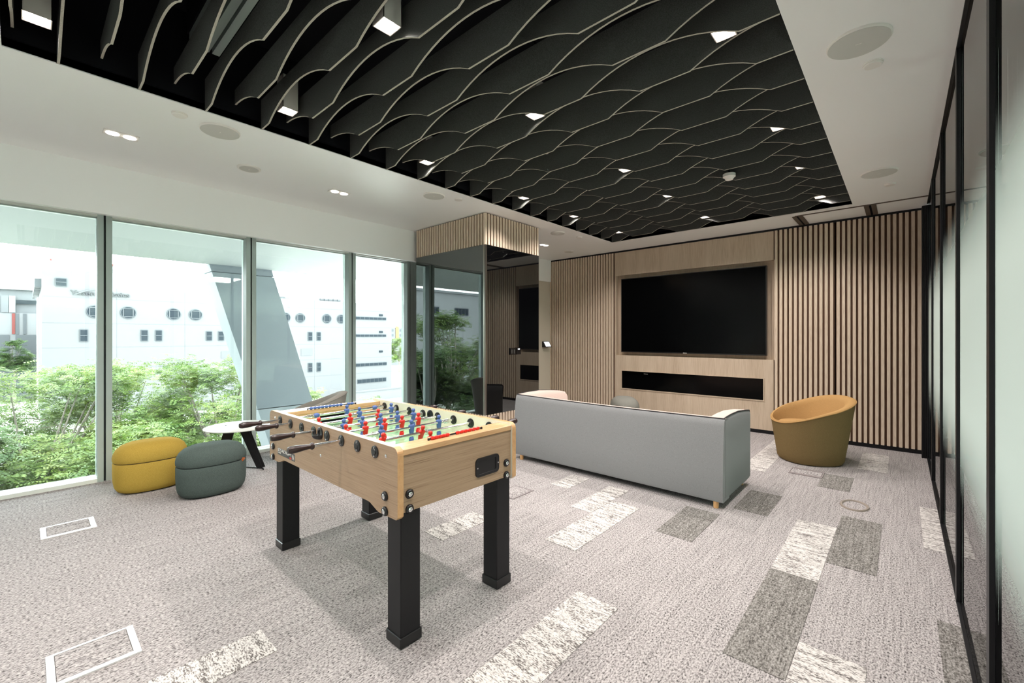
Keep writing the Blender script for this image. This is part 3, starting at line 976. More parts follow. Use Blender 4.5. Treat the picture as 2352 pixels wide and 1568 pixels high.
# ball return slot in the end panel
sl = MB()
def rrect(cy, cz, hy, hz, r, n=5):
    out = []
    for qx, qz, a0 in ((1, 1, 0), (-1, 1, 90), (-1, -1, 180), (1, -1, 270)):
        for k in range(n + 1):
            th = math.radians(a0 + 90 * k / n)
            out.append((cy + qx * (hy - r) + r * math.cos(th), cz + qz * (hz - r) + r * math.sin(th)))
    return out
xo = TX1 - 0.012
RC = (1.612, 0.693)
def rr(x, hy, hz, r): return [(x, p[0], p[1]) for p in rrect(RC[0], RC[1], hy, hz, r)]
sl.rings([rr(xo, 0.086, 0.049, 0.022), rr(xo + 0.006, 0.085, 0.048, 0.021), rr(xo + 0.006, 0.064, 0.036, 0.012), rr(xo + 0.0005, 0.062, 0.034, 0.010)], smooth=False)
so = sl.build('ball_return', 'black_plastic', tb)
for s in (-1, 1):
    MB().cyl((xo + 0.006, RC[0] + s * 0.075, RC[1]), (xo + 0.008, RC[0] + s * 0.075, RC[1]), 0.004, n=10).build('screw', 'chrome', so)
# sticker with lettering
stk = MB().box(-2.931, -2.671, TY0 - 0.0012, TY0, 0.6265, 0.668).build('sticker', 'sticker', tb)
mb = MB()
add_text(mb, 'STADIUM', (-2.926, TY0 - 0.0014, 0.647), (1, 0, 0), (0, 0, 1), 0.206, 0.019, 0.0008, offset=0.018)
add_text(mb, 'LINE', (-2.924, TY0 - 0.0014, 0.636), (1, 0, 0), (0, 0, 1), 0.045, 0.008, 0.0008)
add_text(mb, 'N', (-2.706, TY0 - 0.0014, 0.632), (1, 0, 0), (0, 0, 1), 0.028, 0.030, 0.0008, offset=0.02)
mb.build('lettering', 'ink_white', stk)
MB().box(-2.745, -2.718, TY0 - 0.002, TY0 - 0.0012, 0.630, 0.641).build('red_mark', 'red', stk)

# rods, bearings, players
ZR = 0.843
rx = [-2.89 + 0.1579 * k for k in range(8)]
plate_src = None
for k, x in enumerate(rx):
    for y, s in ((TY0, -1), (TY0 + 0.030, 1), (TY1 - 0.030, -1), (TY1, 1)):
        c = Vector((x, y, ZR))
        outer = (y == TY0 or y == TY1)
        r = 0.0285
        pl = MB().loft_axis(c, Vector((0, s * 0.010, 0)), [(0, r), (0.45, r), (0.55, r - 0.003), (0.6, 0.015), (1.0, 0.0135), (1.0, 0.009)], 14, smooth=False).build('bearing_plate', 'black_plastic', tb)
        if outer and s < 0:
            for dz in (-0.019, 0.019):
                MB().cyl(c + Vector((0, s * 0.0056, dz)), c + Vector((0, s * 0.0075, dz)), 0.0042, n=8).build('screw', 'chrome', pl)

def figure(x, y, tilt=0.0, color='red', rod=None, head_only=False):
    """foosball man on a rod through his chest; faces along x"""
    prof = [(-0.083, 0.012, 0.011), (-0.079, 0.0135, 0.0125), (-0.060, 0.0135, 0.012), (-0.056, 0.0105, 0.0085), (-0.040, 0.0115, 0.009), (-0.022, 0.0145, 0.0105),
            (-0.010, 0.0150, 0.0120), (0.004, 0.0185, 0.0130), (0.012, 0.0195, 0.0120), (0.0165, 0.0160, 0.0100), (0.0185, 0.0075, 0.0075), (0.0225, 0.0062, 0.0064),
            (0.025, 0.0085, 0.0088), (0.030, 0.0108, 0.0112), (0.037, 0.0110, 0.0114), (0.043, 0.0082, 0.0085), (0.0455, 0.003, 0.003)]
    rings = []
    ct, st = math.cos(tilt), math.sin(tilt)
    for z, hy, hx in prof:
        ring = []
        for q in range(12):
            th = 2 * PI * q / 12
            dy = hy * math.copysign(abs(math.cos(th)) ** 0.8, math.cos(th)); dx = hx * math.copysign(abs(math.sin(th)) ** 0.8, math.sin(th))
            ring.append((x + dx * ct + z * st, y + dy, ZR + z * ct - dx * st))
        rings.append(ring)
    return MB().rings(rings).build('player', color, rod)
def spring(x, y, rod, n=6, ln=0.042):
    pts = [(x + 0.0135 * math.cos(2 * PI * k / 9), y - ln / 2 + ln * k / (9 * n), ZR + 0.0135 * math.sin(2 * PI * k / 9)) for k in range(9 * n + 1)]
    return MB().tube(pts, 0.0017, 5).build('spring', 'chrome', rod)
def barrel(x, y, rod, color):
    return MB().loft_axis((x, y - 0.018, ZR), (0, 0.036, 0), [(0, 0.010), (0.15, 0.0145), (0.5, 0.016), (0.85, 0.0145), (1, 0.010)], 14).build('stopper', color, rod)
RODS = [  # colour, players y, springs y, near-side handle start (None: far side), tilt
    ('blue', [1.496], [1.243, 1.757], 0.951, 0.05),
    ('blue', [1.504, 1.750], [1.452, 1.785], 0.987, 0.0),
    ('red', [1.157, 1.354, 1.550], [1.595], None, 0.08),
    ('blue', [1.232, 1.351, 1.472, 1.593, 1.716], [1.192, 1.765], 0.956, 0.0),
    ('red', [1.163, 1.280, 1.402, 1.521, 1.641], [1.690], None, 0.03),
    ('blue', [1.286, 1.479, 1.678], [1.246, 1.730], 0.919, 0.0),
    ('red', [1.192, 1.433], [1.480], None, 0.35),
    ('red', [1.370], [1.140, 1.60], None, 0.05)]
for k, (colr, py, spy, hy, tilt) in enumerate(RODS):
    x = rx[k]
    if hy is not None:
        y0, y1 = hy - 0.10, TY1 + 0.03
    else:
        y0, y1 = TY0 + 0.028, 2.012
    rod = MB().cyl((x, y0, ZR), (x, y1, ZR), 0.0082, n=14).build('rod', 'chrome', tb)
    hprof = [(0, 0.011), (0.03, 0.015), (0.12, 0.0175), (0.35, 0.0175), (0.62, 0.0135), (0.86, 0.0115), (0.9, 0.0155), (0.96, 0.017), (1.0, 0.015)]
    if hy is not None:
        MB().loft_axis((x, hy - 0.118, ZR), (0, 0.118, 0), hprof, 12).build('handle', 'handle', rod)
    else:
        MB().loft_axis((x, y1 + 0.02, ZR), (0, -0.118, 0), hprof, 12).build('handle', 'handle', rod)
    for y in py:
        figure(x, y, tilt, colr, rod)
    for y in spy:
        spring(x, y, rod)
    if k == 0:
        barrel(x, 1.284, rod, 'blue'); barrel(x, 1.711, rod, 'blue')
# ball cups on both sides
for y, s in ((TY0, -1), (TY1 - 0.030, -1)):
    cx_ = (rx[3] + rx[4]) / 2
    cp = MB()
    cp.loft_axis((cx_, y, ZR + 0.004), (0, s * 0.006, 0), [(0, 0.031), (0.7, 0.031), (1, 0.027), (1, 0.016), (0.3, 0.015)], 20, smooth=False)
    co = cp.build('ball_cup', 'black_plastic', tb)
    if y == TY0:
        bowl = MB()
        rings = []
        for q in range(6):
            ph = PI / 2 * q / 5
            rr_ = 0.030 * math.cos(ph)
            zz = ZR - 0.004 - 0.028 * math.sin(ph)
            ring = []
            for a in range(13):
                th = PI + PI * a / 12
                ring.append((cx_ + rr_ * math.cos(th), y + rr_ * 1.5 * math.sin(th), zz))
            rings.append(ring)
        bowl.rings(rings, cap0=True, cap1=True)
        bowl.build('bowl', 'black_plastic', co)
# score counters
def counter(xc, colr, beads, y0, y1):
    ct = MB().cyl((xc, y0 - 0.01, 0.882), (xc, y1 + 0.01, 0.882), 0.004, n=8)
    ct.box(xc - 0.004, xc + 0.004, y0 - 0.014, y0 - 0.008, 0.876, 0.887).box(xc - 0.004, xc + 0.004, y1 + 0.008, y1 + 0.014, 0.876, 0.887)
    co = ct.build('score_counter', 'black_metal', tb)
    for y in beads:
        MB().loft_axis((xc, y - 0.0135, 0.8835), (0, 0.027, 0), [(0, 0.005), (0.18, 0.0085), (0.6, 0.0092), (1, 0.0045)], 8, smooth=False).build('bead', colr, co)
counter(-1.664, 'red', [1.292 + 0.0225 * i for i in range(5)] + [1.448 + 0.0275 * i for i in range(6)], 1.278, 1.604)
counter(-2.955, 'blue', [1.280 + 0.026 * i for i in range(9)] + [1.545 + 0.026 * i for i in range(2)], 1.266, 1.587)

# ================================================================ SEATING
def pouf(x, y, a, b, h, rot, mat, seam, label, tab=False, ang=0):
    t = thing('pouf', (x, y, 0), label, 'pouf', 'pebble shaped poufs with lids')
    zs = 0.62 * h
    prof = [(0.008, 0.80), (0.02, 0.885), (0.05, 0.955), (0.10, 0.99), (0.18, 1.0), (zs - 0.012, 1.0), (zs - 0.004, 0.985)]
    MB().rings([superellipse(x, y, a * s, b * s, z, 56, 2.35, rot) for z, s in prof]).build('body', mat, t)
    MB().rings([superellipse(x, y, a * 0.965, b * 0.965, z, 56, 2.35, rot) for z in (zs - 0.006, zs + 0.006)]).build('seam', seam, t)
    prof = [(zs + 0.004, 0.985), (zs + 0.012, 1.003), (zs + 0.04, 1.008), (zs + 0.07, 0.985), (zs + 0.105, 0.92), (zs + 0.135, 0.80), (h - 0.010, 0.62), (h - 0.001, 0.38), (h, 0.1)]
    MB().rings([superellipse(x, y, a * s, b * s, z, 56, 2.35, rot) for z, s in prof]).build('lid', mat, t)
    MB().rings([superellipse(x, y, a * 0.72, b * 0.72, z, 40, 2.35, rot) for z in (0.0, 0.012)]).build('glide', 'black_plastic', t)
    if tab:
        c = Vector((x + math.cos(ang) * (a + b) / 2 * 1.0, y + math.sin(ang) * (a + b) / 2, zs))
        d = Vector((math.cos(ang), math.sin(ang), 0)); p = Vector((-d.y, d.x, 0))
        mb = MB()
        pts = []
        for k in range(9):
            th = -PI / 2 + PI * k / 8
            pts.append((0.035 * math.cos(th), 0.022 * math.sin(th)))
        v = []
        for s in (-0.018, 0.018):
            for u_, z_ in pts:
                v.append(c + d * (u_ - 0.004) + p * s + Vector((0, 0, z_)))
        n = len(pts)
        mb.add(v, [(i, i + 1, n + i + 1, n + i) for i in range(n - 1)] + [tuple(range(n)), tuple(range(2 * n - 1, n - 1, -1))])
        mb.build('pull_tab', 'leather', t)
    return t
pouf(-5.075, 0.758, 0.185, 0.262, 0.432, 0.0, 'pouf_yellow', 'seam_y', 'yellow wool pouf with dark seam by the window, left of the grey-green one')
pouf(-4.52, 1.093, 0.18, 0.258, 0.432, 0.0, 'pouf_green', 'seam_g', 'grey-green wool pouf with tan leather tab beside the yellow pouf', True, math.radians(60))
pouf(-3.13, 6.05, 0.20, 0.28, 0.45, math.radians(42), 'pouf_grey', 'seam_g', 'grey pouf seen over the sofa back in front of the screen wall')

# sofa seen from behind
sf = thing('sofa', (-2.14, 4.06, 0), 'long grey sofa seen from behind with black piping and beige-pink inner side', 'sofa')
SX0, SX1, SY0, SY1 = -3.235, -1.045, 3.64, 4.48
th_ = 0.15
zt = 0.712
zb = 0.055
# backrest: profile in (y, z) lofted along x, outer face grey, top and inner face pink
def back_prof():
    o = [(SY0 + 0.012, zb), (SY0, zb + 0.03), (SY0 + 0.006, 0.30), (SY0 + 0.020, 0.55), (SY0 + 0.034, 0.655), (SY0 + 0.042, zt - 0.020), (SY0 + 0.056, zt - 0.004)]
    i = [(SY0 + 0.075, zt), (SY0 + 0.14, zt - 0.004), (SY0 + 0.17, zt - 0.03), (SY0 + 0.18, zt - 0.07), (SY0 + 0.19, 0.40), (SY0 + 0.17, zb)]
    return o, i
o_, i_ = back_prof()
pr = o_ + i_
mb = MB()
xs = [(SX0 + 0.030, 0.012), (SX0 + 0.008, 0.003), (SX0, 0), (SX1, 0), (SX1 - 0.008, 0.003), (SX1 - 0.030, 0.012)]
xs = [(SX0 + 0.02, 0.010), (SX0 + 0.004, 0.002), (SX0 + 0.0, 0.0)][::1]
rings = []
N = 24
for k in range(N + 1):
    u = k / N
    x = SX0 + (SX1 - SX0) * u
    sag = -0.010 * math.sin(PI * u)
    rings.append([(x, yy, zz + (sag if zz > 0.5 else 0)) for yy, zz in pr])
mis = None
v = [p for r in rings for p in r]
n = len(pr)
f = []; ml = []
for k in range(N):
    for q in range(n):
        q2 = (q + 1) % n
        f.append((k * n + q, k * n + q2, (k + 1) * n + q2, (k + 1) * n + q))
        ml.append(0 if q < len(o_) - 1 or q == n - 1 else 1)
f.append(tuple(range(n))); ml.append(0)
f.append(tuple(N * n + q for q in range(n))); ml.append(0)
mb.add(v, f, ml, True)
mb.build('backrest', ['sofa_grey', 'sofa_pink'], sf)
# arms: section in x, lofted along y
for s, xo in ((1, SX1), (-1, SX0)):
    secs = []
    ys = [SY0 + 0.06, SY0 + 0.12, SY0 + 0.25, SY0 + 0.45, SY0 + 0.65, SY0 + 0.78, SY0 + 0.82, SY1]
    for yy in ys:
        u = (yy - SY0) / (SY1 - SY0)
        z1 = zt + 0.012 * math.sin(PI * min(1, u * 1.3)) - 0.030 * max(0, (u - 0.55) / 0.45) ** 2 - (0.02 if yy == SY1 else 0)
        ins = 0.02 if yy == SY1 else 0.0
        fl = 0.0015
        secs.append([(xo - s * (0.012 + ins), yy, zb), (xo + s * (0.002 - ins), yy, zb + 0.03), (xo + s * (0.002 - ins), yy, 0.35), (xo + s * (0.0025 - ins), yy, 0.58), (xo + s * (0.0025 - ins), yy, z1 - 0.035), (xo + s * (fl - 0.006 - ins), yy, z1 - 0.012),
                     (xo - s * 0.010, yy, z1 - 0.002), (xo - s * 0.05, yy, z1), (xo - s * 0.12, yy, z1 - 0.006), (xo - s * 0.15, yy, z1 - 0.04), (xo - s * 0.16, yy, 0.40), (xo - s * 0.15, yy, zb)])
    n = 12
    v = [p for r in secs for p in r]
    f = []; ml = []
    for k in range(len(secs) - 1):
        for q in range(n):
            q2 = (q + 1) % n
            f.append((k * n + q, k * n + q2, (k + 1) * n + q2, (k + 1) * n + q))
            ml.append(0 if q < 6 or q == 11 else 1)
    f.append(tuple(range(n))); ml.append(0)
    f.append(tuple((len(secs) - 1) * n + q for q in range(n))); ml.append(1)
    MB().add(v, f, ml, True).build('arm', ['sofa_grey', 'sofa_pink'], sf)
    MB().tube([(xo - s * 0.008, SY0 + 0.06, zt)] + [(r[6][0] + s * 0.003, r[6][1], r[6][2] + 0.001) for r in secs[1:-1]] + [(secs[-1][6][0], SY1 + 0.002, secs[-1][6][2]), (secs[-1][4][0] - s * 0.01, SY1 + 0.004, 0.5), (secs[-1][4][0] - s * 0.015, SY1 + 0.002, zb + 0.02)], 0.0055, 6).build('piping', 'piping', sf)
MB().tube([(SX0 + (SX1 - SX0) * k / 24, SY0 + 0.0585, zt - 0.001 - 0.010 * math.sin(PI * k / 24)) for k in range(25)], 0.0055, 6).build('piping', 'piping', sf)
MB().box(SX0 + 0.15, SX1 - 0.15, SY0 + 0.17, SY1 - 0.03, zb + 0.01, 0.26).build('seat_base', 'sofa_grey', sf)
for k in range(2):
    wdt = (SX1 - SX0 - 0.32) / 2
    MB().rbox(SX0 + 0.16 + wdt * k, SX0 + 0.16 + wdt * (k + 1) - 0.006, SY0 + 0.19, SY1 - 0.01, 0.262, 0.42, 0.03, 3).build('seat_cushion', 'sofa_pink', sf)
for x in (SX0 + 0.09, SX1 - 0.06):
    for y in (SY0 + 0.035, SY1 - 0.08):
        MB().cyl((x, y, 0), (x, y, 0.07), 0.019, 0.022, 14).build('leg', 'beech', sf)

def tub_chair(x, y, face, ms, label, sz=1.0, zf=0.425, zbk=0.70):
    """barrel tub chair: elliptical shell with a rim that slopes up to the back"""
    mat_in, mat_out = ms
    t = thing('tub_chair', (x, y, 0), label, 'armchair', 'barrel tub chairs')
    n = 64
    A, B = 0.300 * sz, 0.290 * sz       # base half axes (along facing, across)
    fx, fy = math.cos(face), math.sin(face)
    def pt(al, ac, z):
        return (x + fx * al - fy * ac, y + fy * al + fx * ac, z)
    def rim(th):
        c = math.cos(th)       # +1 at the front
        return zf + (zbk - zf) * (0.5 - 0.5 * c) ** 0.92
    def ring(fn):
        out = []
        for k in range(n):
            th = 2 * PI * k / n
            ka, kb, z = fn(th)
            ex = 2.25
            c, s = math.cos(th), math.sin(th)
            out.append(pt(ka * math.copysign(abs(c) ** (2 / ex), c), kb * math.copysign(abs(s) ** (2 / ex), s), z))
        return out
    def outer(u):
        # u: 0 bottom .. 1 rim
        def fn(th):
            z = 0.02 + (rim(th) - 0.02) * u
            flare = 1.0 + 0.30 * (z - 0.02) / 0.62
            if u == 0: flare *= 0.955
            return A * flare, B * flare, z if u > 0 else 0.008
        return fn
    def inner(u, dz, extra=0.0):
        def fn(th):
            c = math.cos(th)
            thick = 0.030 + 0.085 * (0.5 - 0.5 * c) ** 1.3
            z = rim(th) + dz
            flare = 1.0 + 0.30 * (rim(th) - 0.02) / 0.62
            q = thick * u + extra
            return A * flare - q, B * flare - q * 0.9, z
        return fn
    def well(th):
        c = math.cos(th)
        thick = 0.034 + 0.105 * (0.5 - 0.5 * c) ** 1.2
        flare = 1.0 + 0.30 * 0.36 / 0.62
        return A * flare - thick - 0.01, B * flare - thick - 0.01, 0.33
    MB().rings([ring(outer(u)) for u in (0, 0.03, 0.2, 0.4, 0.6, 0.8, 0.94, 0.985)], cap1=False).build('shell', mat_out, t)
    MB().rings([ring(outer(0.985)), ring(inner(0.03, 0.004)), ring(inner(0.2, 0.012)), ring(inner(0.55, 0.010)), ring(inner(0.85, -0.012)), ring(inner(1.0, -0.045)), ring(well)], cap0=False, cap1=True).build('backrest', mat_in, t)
    MB().tube(ring(inner(0.0, -0.004)), 0.006, 6, closed=True).build('piping', mat_in, t)
    def seat(k, z):
        def fn(th):
            a, b, _ = well(th)
            return (a - 0.006) * k, (b - 0.006) * k, z
        return fn
    MB().rings([ring(seat(0.97, 0.332)), ring(seat(1.0, 0.36)), ring(seat(0.985, 0.395)), ring(seat(0.93, 0.413)), ring(seat(0.6, 0.424)), ring(seat(0.15, 0.426))]).build('seat_cushion', mat_in, t)
    MB().rings([ring(lambda th: (A * 0.9, B * 0.9, 0.0)), ring(lambda th: (A * 0.9, B * 0.9, 0.008))]).build('plinth', 'black_plastic', t)
    return t
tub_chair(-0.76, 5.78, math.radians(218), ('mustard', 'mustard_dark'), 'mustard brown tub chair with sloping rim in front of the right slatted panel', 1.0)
tub_chair(-5.02, 2.15, math.radians(238), ('chair_grey', 'chair_grey'), 'grey tub chair by the window behind the foosball table', 1.0, 0.42, 0.715)

# side table
t = thing('side_table', (-5.0, 1.62, 0), 'small round side table with white top and black blade legs by the window', 'side table')
cx_, cy_ = -4.985, 1.44
MB().loft_axis((cx_, cy_, 0.452), (0, 0, 0.010), [(0, 0.30), (0.2, 0.304), (0.8, 0.304), (1, 0.30)], 48).build('tabletop', 'table_white', t)
def blade(mb, p, q, wd, tk):
    p = Vector(p); q = Vector(q)
    a = (q - p).normalized()
    side = Vector((0.745, 0.667, 0))
    side = (side - a * side.dot(a)).normalized()
    nn = a.cross(side)
    v = []
    for c, k in ((p, 1.0), (q, 0.8)):
        for s, r in ((-1, -1), (1, -1), (1, 1), (-1, 1)):
            v.append(c + side * (s * wd / 2 * k) + nn * (r * tk / 2))
    mb.add(v, [(0, 1, 2, 3), (4, 7, 6, 5), (0, 4, 5, 1), (1, 5, 6, 2), (2, 6, 7, 3), (3, 7, 4, 0)])
for p, q in (((-5.06, 1.38, 0.452), (-5.17, 1.30, 0.012)), ((-4.93, 1.46, 0.452), (-4.93, 1.62, 0.012))):
    mb = MB(); blade(mb, p, q, 0.105, 0.012)
    mb.build('leg', 'black_metal', t)
ang = [(-4.90, 1.49, 0.45), (-4.845, 1.60, 0.03), (-4.85, 1.615, 0.010), (-4.90, 1.63, 0.008), (-5.22, 1.44, 0.008), (-5.24, 1.38, 0.010), (-5.22, 1.34, 0.03), (-5.10, 1.36, 0.45)]
MB().tube(ang, 0.006, 6).build('floor_wire', 'black_metal', t)

# ================================================================ FLOOR BOXES
def floor_box(x0, x1, y0, y1, mat, label, fw=0.028, thin=None):
    t = thing('floor_box', ((x0 + x1) / 2, (y0 + y1) / 2, 0), label, 'floor box', 'rectangular floor boxes with carpet lids')
    fr = MB()
    tx = thin if thin else fw
    fr.box(x0, x1, y0, y0 + fw, 0, 0.006); fr.box(x0, x1, y1 - fw, y1, 0, 0.006)
    fr.box(x1 - tx, x1, y0 + fw, y1 - fw, 0, 0.006); fr.box(x0, x0 + tx * 0.5, y0 + fw, y1 - fw, 0, 0.006)
    fr.build('frame', mat, t)
    MB().box(x0 + tx * 0.5 + 0.003, x1 - tx - 0.003, y0 + fw + 0.003, y1 - fw - 0.003, 0, 0.005).build('carpet_lid', 'carpet', t)
    return t
floor_box(-4.552, -4.296, 0.066, 0.340, 'floor_metal', 'white framed floor box in the carpet near the first window')
floor_box(-2.708, -2.455, 0.055, 0.336, 'floor_metal', 'white framed floor box in the carpet nearest the camera, lower left', 0.024)
floor_box(-0.848, -0.572, 5.085, 5.335, 'floor_grey', 'grey framed floor box beside the mustard tub chair', 0.045, 0.012)
floor_box(-2.632, -2.425, 2.72, 2.99, 'floor_grey', 'grey framed floor box behind the foosball table near the sofa', 0.012)
t = thing('floor_grommet', (-0.285, 4.455, 0), 'round floor grommet ring pressed in the carpet before the tub chair', 'floor grommet')
MB().tube([(-0.285 + 0.085 * math.cos(2 * PI * k / 40), 4.455 + 0.125 * math.sin(2 * PI * k / 40), 0.0005) for k in range(40)], 0.011, 6, closed=True).build('ring', 'grommet', t)

# ================================================================ OUTSIDE
struct(MB().box(-260, -5.95, -160, 200, -7.3, -7.2).build('ground', 'asphalt'))
sf_ = MB().box(-8.5, -5.80, -14, 22, 2.545, 2.9)
soffit = struct(sf_.build('exterior_soffit', 'concrete'))
struct(MB().box(-5.95, -5.76, -14, 22, -7.2, -0.001).build('wall_below', 'shed_grey'))
# leaning pier carrying the overhang
pt_ = thing('leaning_pier', (-8.6, 3.4, -7.2), 'big grey leaning concrete pier outside the window under the overhang', 'pier')
def pier(z0, z1, mat_front, name):
    yl = lambda z: 1.995 + (2.54 - z) * 0.292
    yr = lambda z: 2.945 + (2.54 - z) * 0.297
    mb = MB()
    x0, x1 = -8.92, -8.42
    v = [(x1, yl(z0), z0), (x1, yr(z0), z0), (x0, yr(z0), z0), (x0, yl(z0), z0), (x1, yl(z1), z1), (x1, yr(z1), z1), (x0, yr(z1), z1), (x0, yl(z1), z1)]
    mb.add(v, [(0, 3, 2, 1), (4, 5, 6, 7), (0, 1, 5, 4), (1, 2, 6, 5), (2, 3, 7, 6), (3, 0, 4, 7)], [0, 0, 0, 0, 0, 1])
    return mb.build(name, [mat_front, 'strut_side_shade'], pt_)
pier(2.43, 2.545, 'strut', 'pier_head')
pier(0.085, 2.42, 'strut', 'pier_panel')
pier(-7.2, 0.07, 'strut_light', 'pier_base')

# white building across the street (facade plane x = -60)
bd = thing('white_building', (-65, 20, -7.2), 'white office building with round porthole windows across the street', 'building')
XF = -60.0
MB().box(-78, XF, 1.0, 38.5, -7.2, 6.25).build('facade', 'facade', bd)
MB().box(-70, XF - 0.02, 1.0, 6.2, 6.25, 7.75).build('stair_block', 'facade', bd)
def win(y0, y1, z0, z1, bars=1, name='window'):
    f_ = MB().box(XF, XF + 0.10, y0, y1, z0, z1).build(name, 'facade_frame', bd)
    pm = MB().box(XF + 0.10, XF + 0.13, y0 + 0.06, y1 - 0.06, z0 + 0.06, z1 - 0.06)
    pm.build('pane', 'facade_glass', f_)
    if bars:
        MB().box(XF + 0.13, XF + 0.17, y0, y1, (z0 + z1) / 2 - 0.03, (z0 + z1) / 2 + 0.03).build('bar', 'facade_frame', f_)
for y in (4.6, 7.1, 10.9, 12.9, 22.6, 24.5, 28.1, 30.2):
    rw = 0.60
    fo = MB().cyl((XF, y, 3.77), (XF + 0.12, y, 3.77), rw, n=32).build('round_window', 'facade_glass', bd)
    q = 0.41
    fr = MB()
    for a in ((y - q, y + q, 3.77 + q * 0.95, 3.77 + q * 1.08), (y - q, y + q, 3.77 - q * 1.08, 3.77 - q * 0.95), (y - q, y - q + 0.05, 3.77 - q, 3.77 + q), (y + q - 0.05, y + q, 3.77 - q, 3.77 + q)):
        fr.box(XF + 0.12, XF + 0.16, a[0], a[1], a[2], a[3])
    fr.build('window_frame', 'swoosh', fo)
    rim_ = [(XF + 0.1, y + rw * math.cos(2 * PI * k / 32), 3.77 + rw * math.sin(2 * PI * k / 32)) for k in range(32)]
    MB().tube(rim_, 0.04, 5, closed=True).build('rim', 'facade_frame', fo)
for y0, y1, z0, z1 in ((3.5, 4.1, 0.8, 2.0), (8.1, 8.7, 0.8, 2.0), (9.3, 9.9, 0.8, 2.0), (13.9, 14.5, 0.8, 1.9), (15.1, 15.7, 0.8, 1.9), (25.5, 26.1, 0.7, 1.9), (26.7, 27.25, 0.7, 1.9), (25.5, 26.1, -3.55, -2.3), (26.7, 27.25, -3.55, -2.3), (17.8, 18.4, 0.8, 1.9)):
    win(y0, y1, z0, z1)
win(1.85, 2.65, 6.1, 6.9, 1, 'louvre')
for y0, y1, z0, z1 in ((32.4, 37.5, 3.78, 4.22), (32.4, 37.5, 1.2, 1.6), (32.4, 37.6, -3.2, -2.72), (32.7, 37.5, -5.7, -5.1)):
    f_ = MB().box(XF, XF + 0.08, y0, y1, z0, z1).build('strip_window', 'facade_frame', bd)
    n = 7
    for k in range(n):
        a = y0 + (y1 - y0) * k / n
        MB().box(XF + 0.08, XF + 0.12, a + 0.05, a + (y1 - y0) / n - 0.05, z0 + 0.05, z1 - 0.05).build('pane', 'facade_glass', f_)
for z in (4.4, 1.82, -1.2):
    MB().box(XF, XF + 0.1, 36.3, 36.9, z, z + 0.3).build('small_window', 'facade_glass', bd)
MB().box(XF, XF + 0.05, 24.6, 26.1, -1.3, -0.4).build('grille', 'facade_joint', bd)
MB().box(XF, XF + 0.05, 15.4, 17.0, -1.3, -0.5).build('grille', 'facade_joint', bd)
jm = MB()
for z in (5.1, 2.6, 0.2, -1.9, -4.2):
    jm.box(XF, XF + 0.012, 1.0, 38.5, z, z + 0.03)
for y in (6.2, 11.9, 16.5, 21.3, 26.4, 31.6):
    jm.box(XF, XF + 0.012, y, y + 0.03, -7.2, 6.2)
jm.build('panel_joints', 'facade_joint', bd)
mb = MB()
add_text(mb, 'Yusen Logistics', (XF + 0.02, 2.85, 5.20), (0, 1, 0), (0, 0, 1), 4.35, 0.62, 0.12, offset=0.02)
mb.build('sign_lettering', 'sign_grey', bd)
mb = MB()
pts = [(XF + 0.2, 3.1 + 1.9 * u, 5.35 + 0.62 * math.sin(u * 1.7)) for u in np.linspace(0, 1, 14)]
mb.tube(pts, [0.02 + 0.05 * math.sin(PI * k / 13) for k in range(14)], 6)
pts = [(XF + 0.2, 3.55 + 0.9 * u, 5.62 + 0.22 * math.sin(u * 1.6)) for u in np.linspace(0, 1, 10)]
mb.tube(pts, [0.012 + 0.03 * math.sin(PI * k / 9) for k in range(10)], 6)
mb.build('sign_swoosh', 'swoosh', bd)
# rooftop bits
MB().box(-64, -61.5, 21.4, 23.1, 6.25, 6.62).build('roof_unit', 'facade_frame', bd)
MB().loft_axis((-63, 24.2, 6.25), (0, 0, 0.7), [(0, 1.1), (0.6, 1.1), (0.62, 0.9), (0.8, 0.5), (1, 0.25)], 12, smooth=False).build('roof_cowl', 'shed_light', bd)
rb = MB()
for y in (28.0, 28.65, 29.3, 29.95, 30.6, 31.2): rb.box(-62.0, -61.9, y, y + 0.06, 6.25, 6.85)
rb.box(-62.0, -61.9, 28.0, 31.26, 6.80, 6.86); rb.box(-62.0, -61.9, 28.0, 31.26, 6.5, 6.55)
rb.build('roof_railing', 'facade_frame', bd)
MB().box(-64, -62.1, 28.0, 31.2, 6.25, 6.75).build('roof_tank', 'shed_light', bd)
for y in (1.6, 6.0):
    MB().cyl((-61, y, 7.75), (-61, y, 8.6), 0.03, n=6).build('mast', 'facade_frame', bd)
    MB().cyl((-61, y, 8.6), (-61, y, 8.8), 0.07, n=8).build('beacon', 'sign_red', bd)
cn = MB()
for k in range(8):
    x0 = -62 - 2.6 * k
    cn.box(x0 - 2.2, x0, 0.55, 1.0, 6.1, 6.9 )
cn.build('side_canopy', 'facade_frame', bd)

# low white boundary wall and gate on the right
t = thing('boundary_wall', (-52, 42, -7.2), 'low white boundary wall in front of the white building at right', 'wall')
MB().box(-52.3, -52, 26, 60, -7.2, -5.9).build('wall_body', 'facade', t)
MB().box(-52.4, -51.9, 26, 60, -5.9, -5.75).build('coping', 'facade_joint', t)
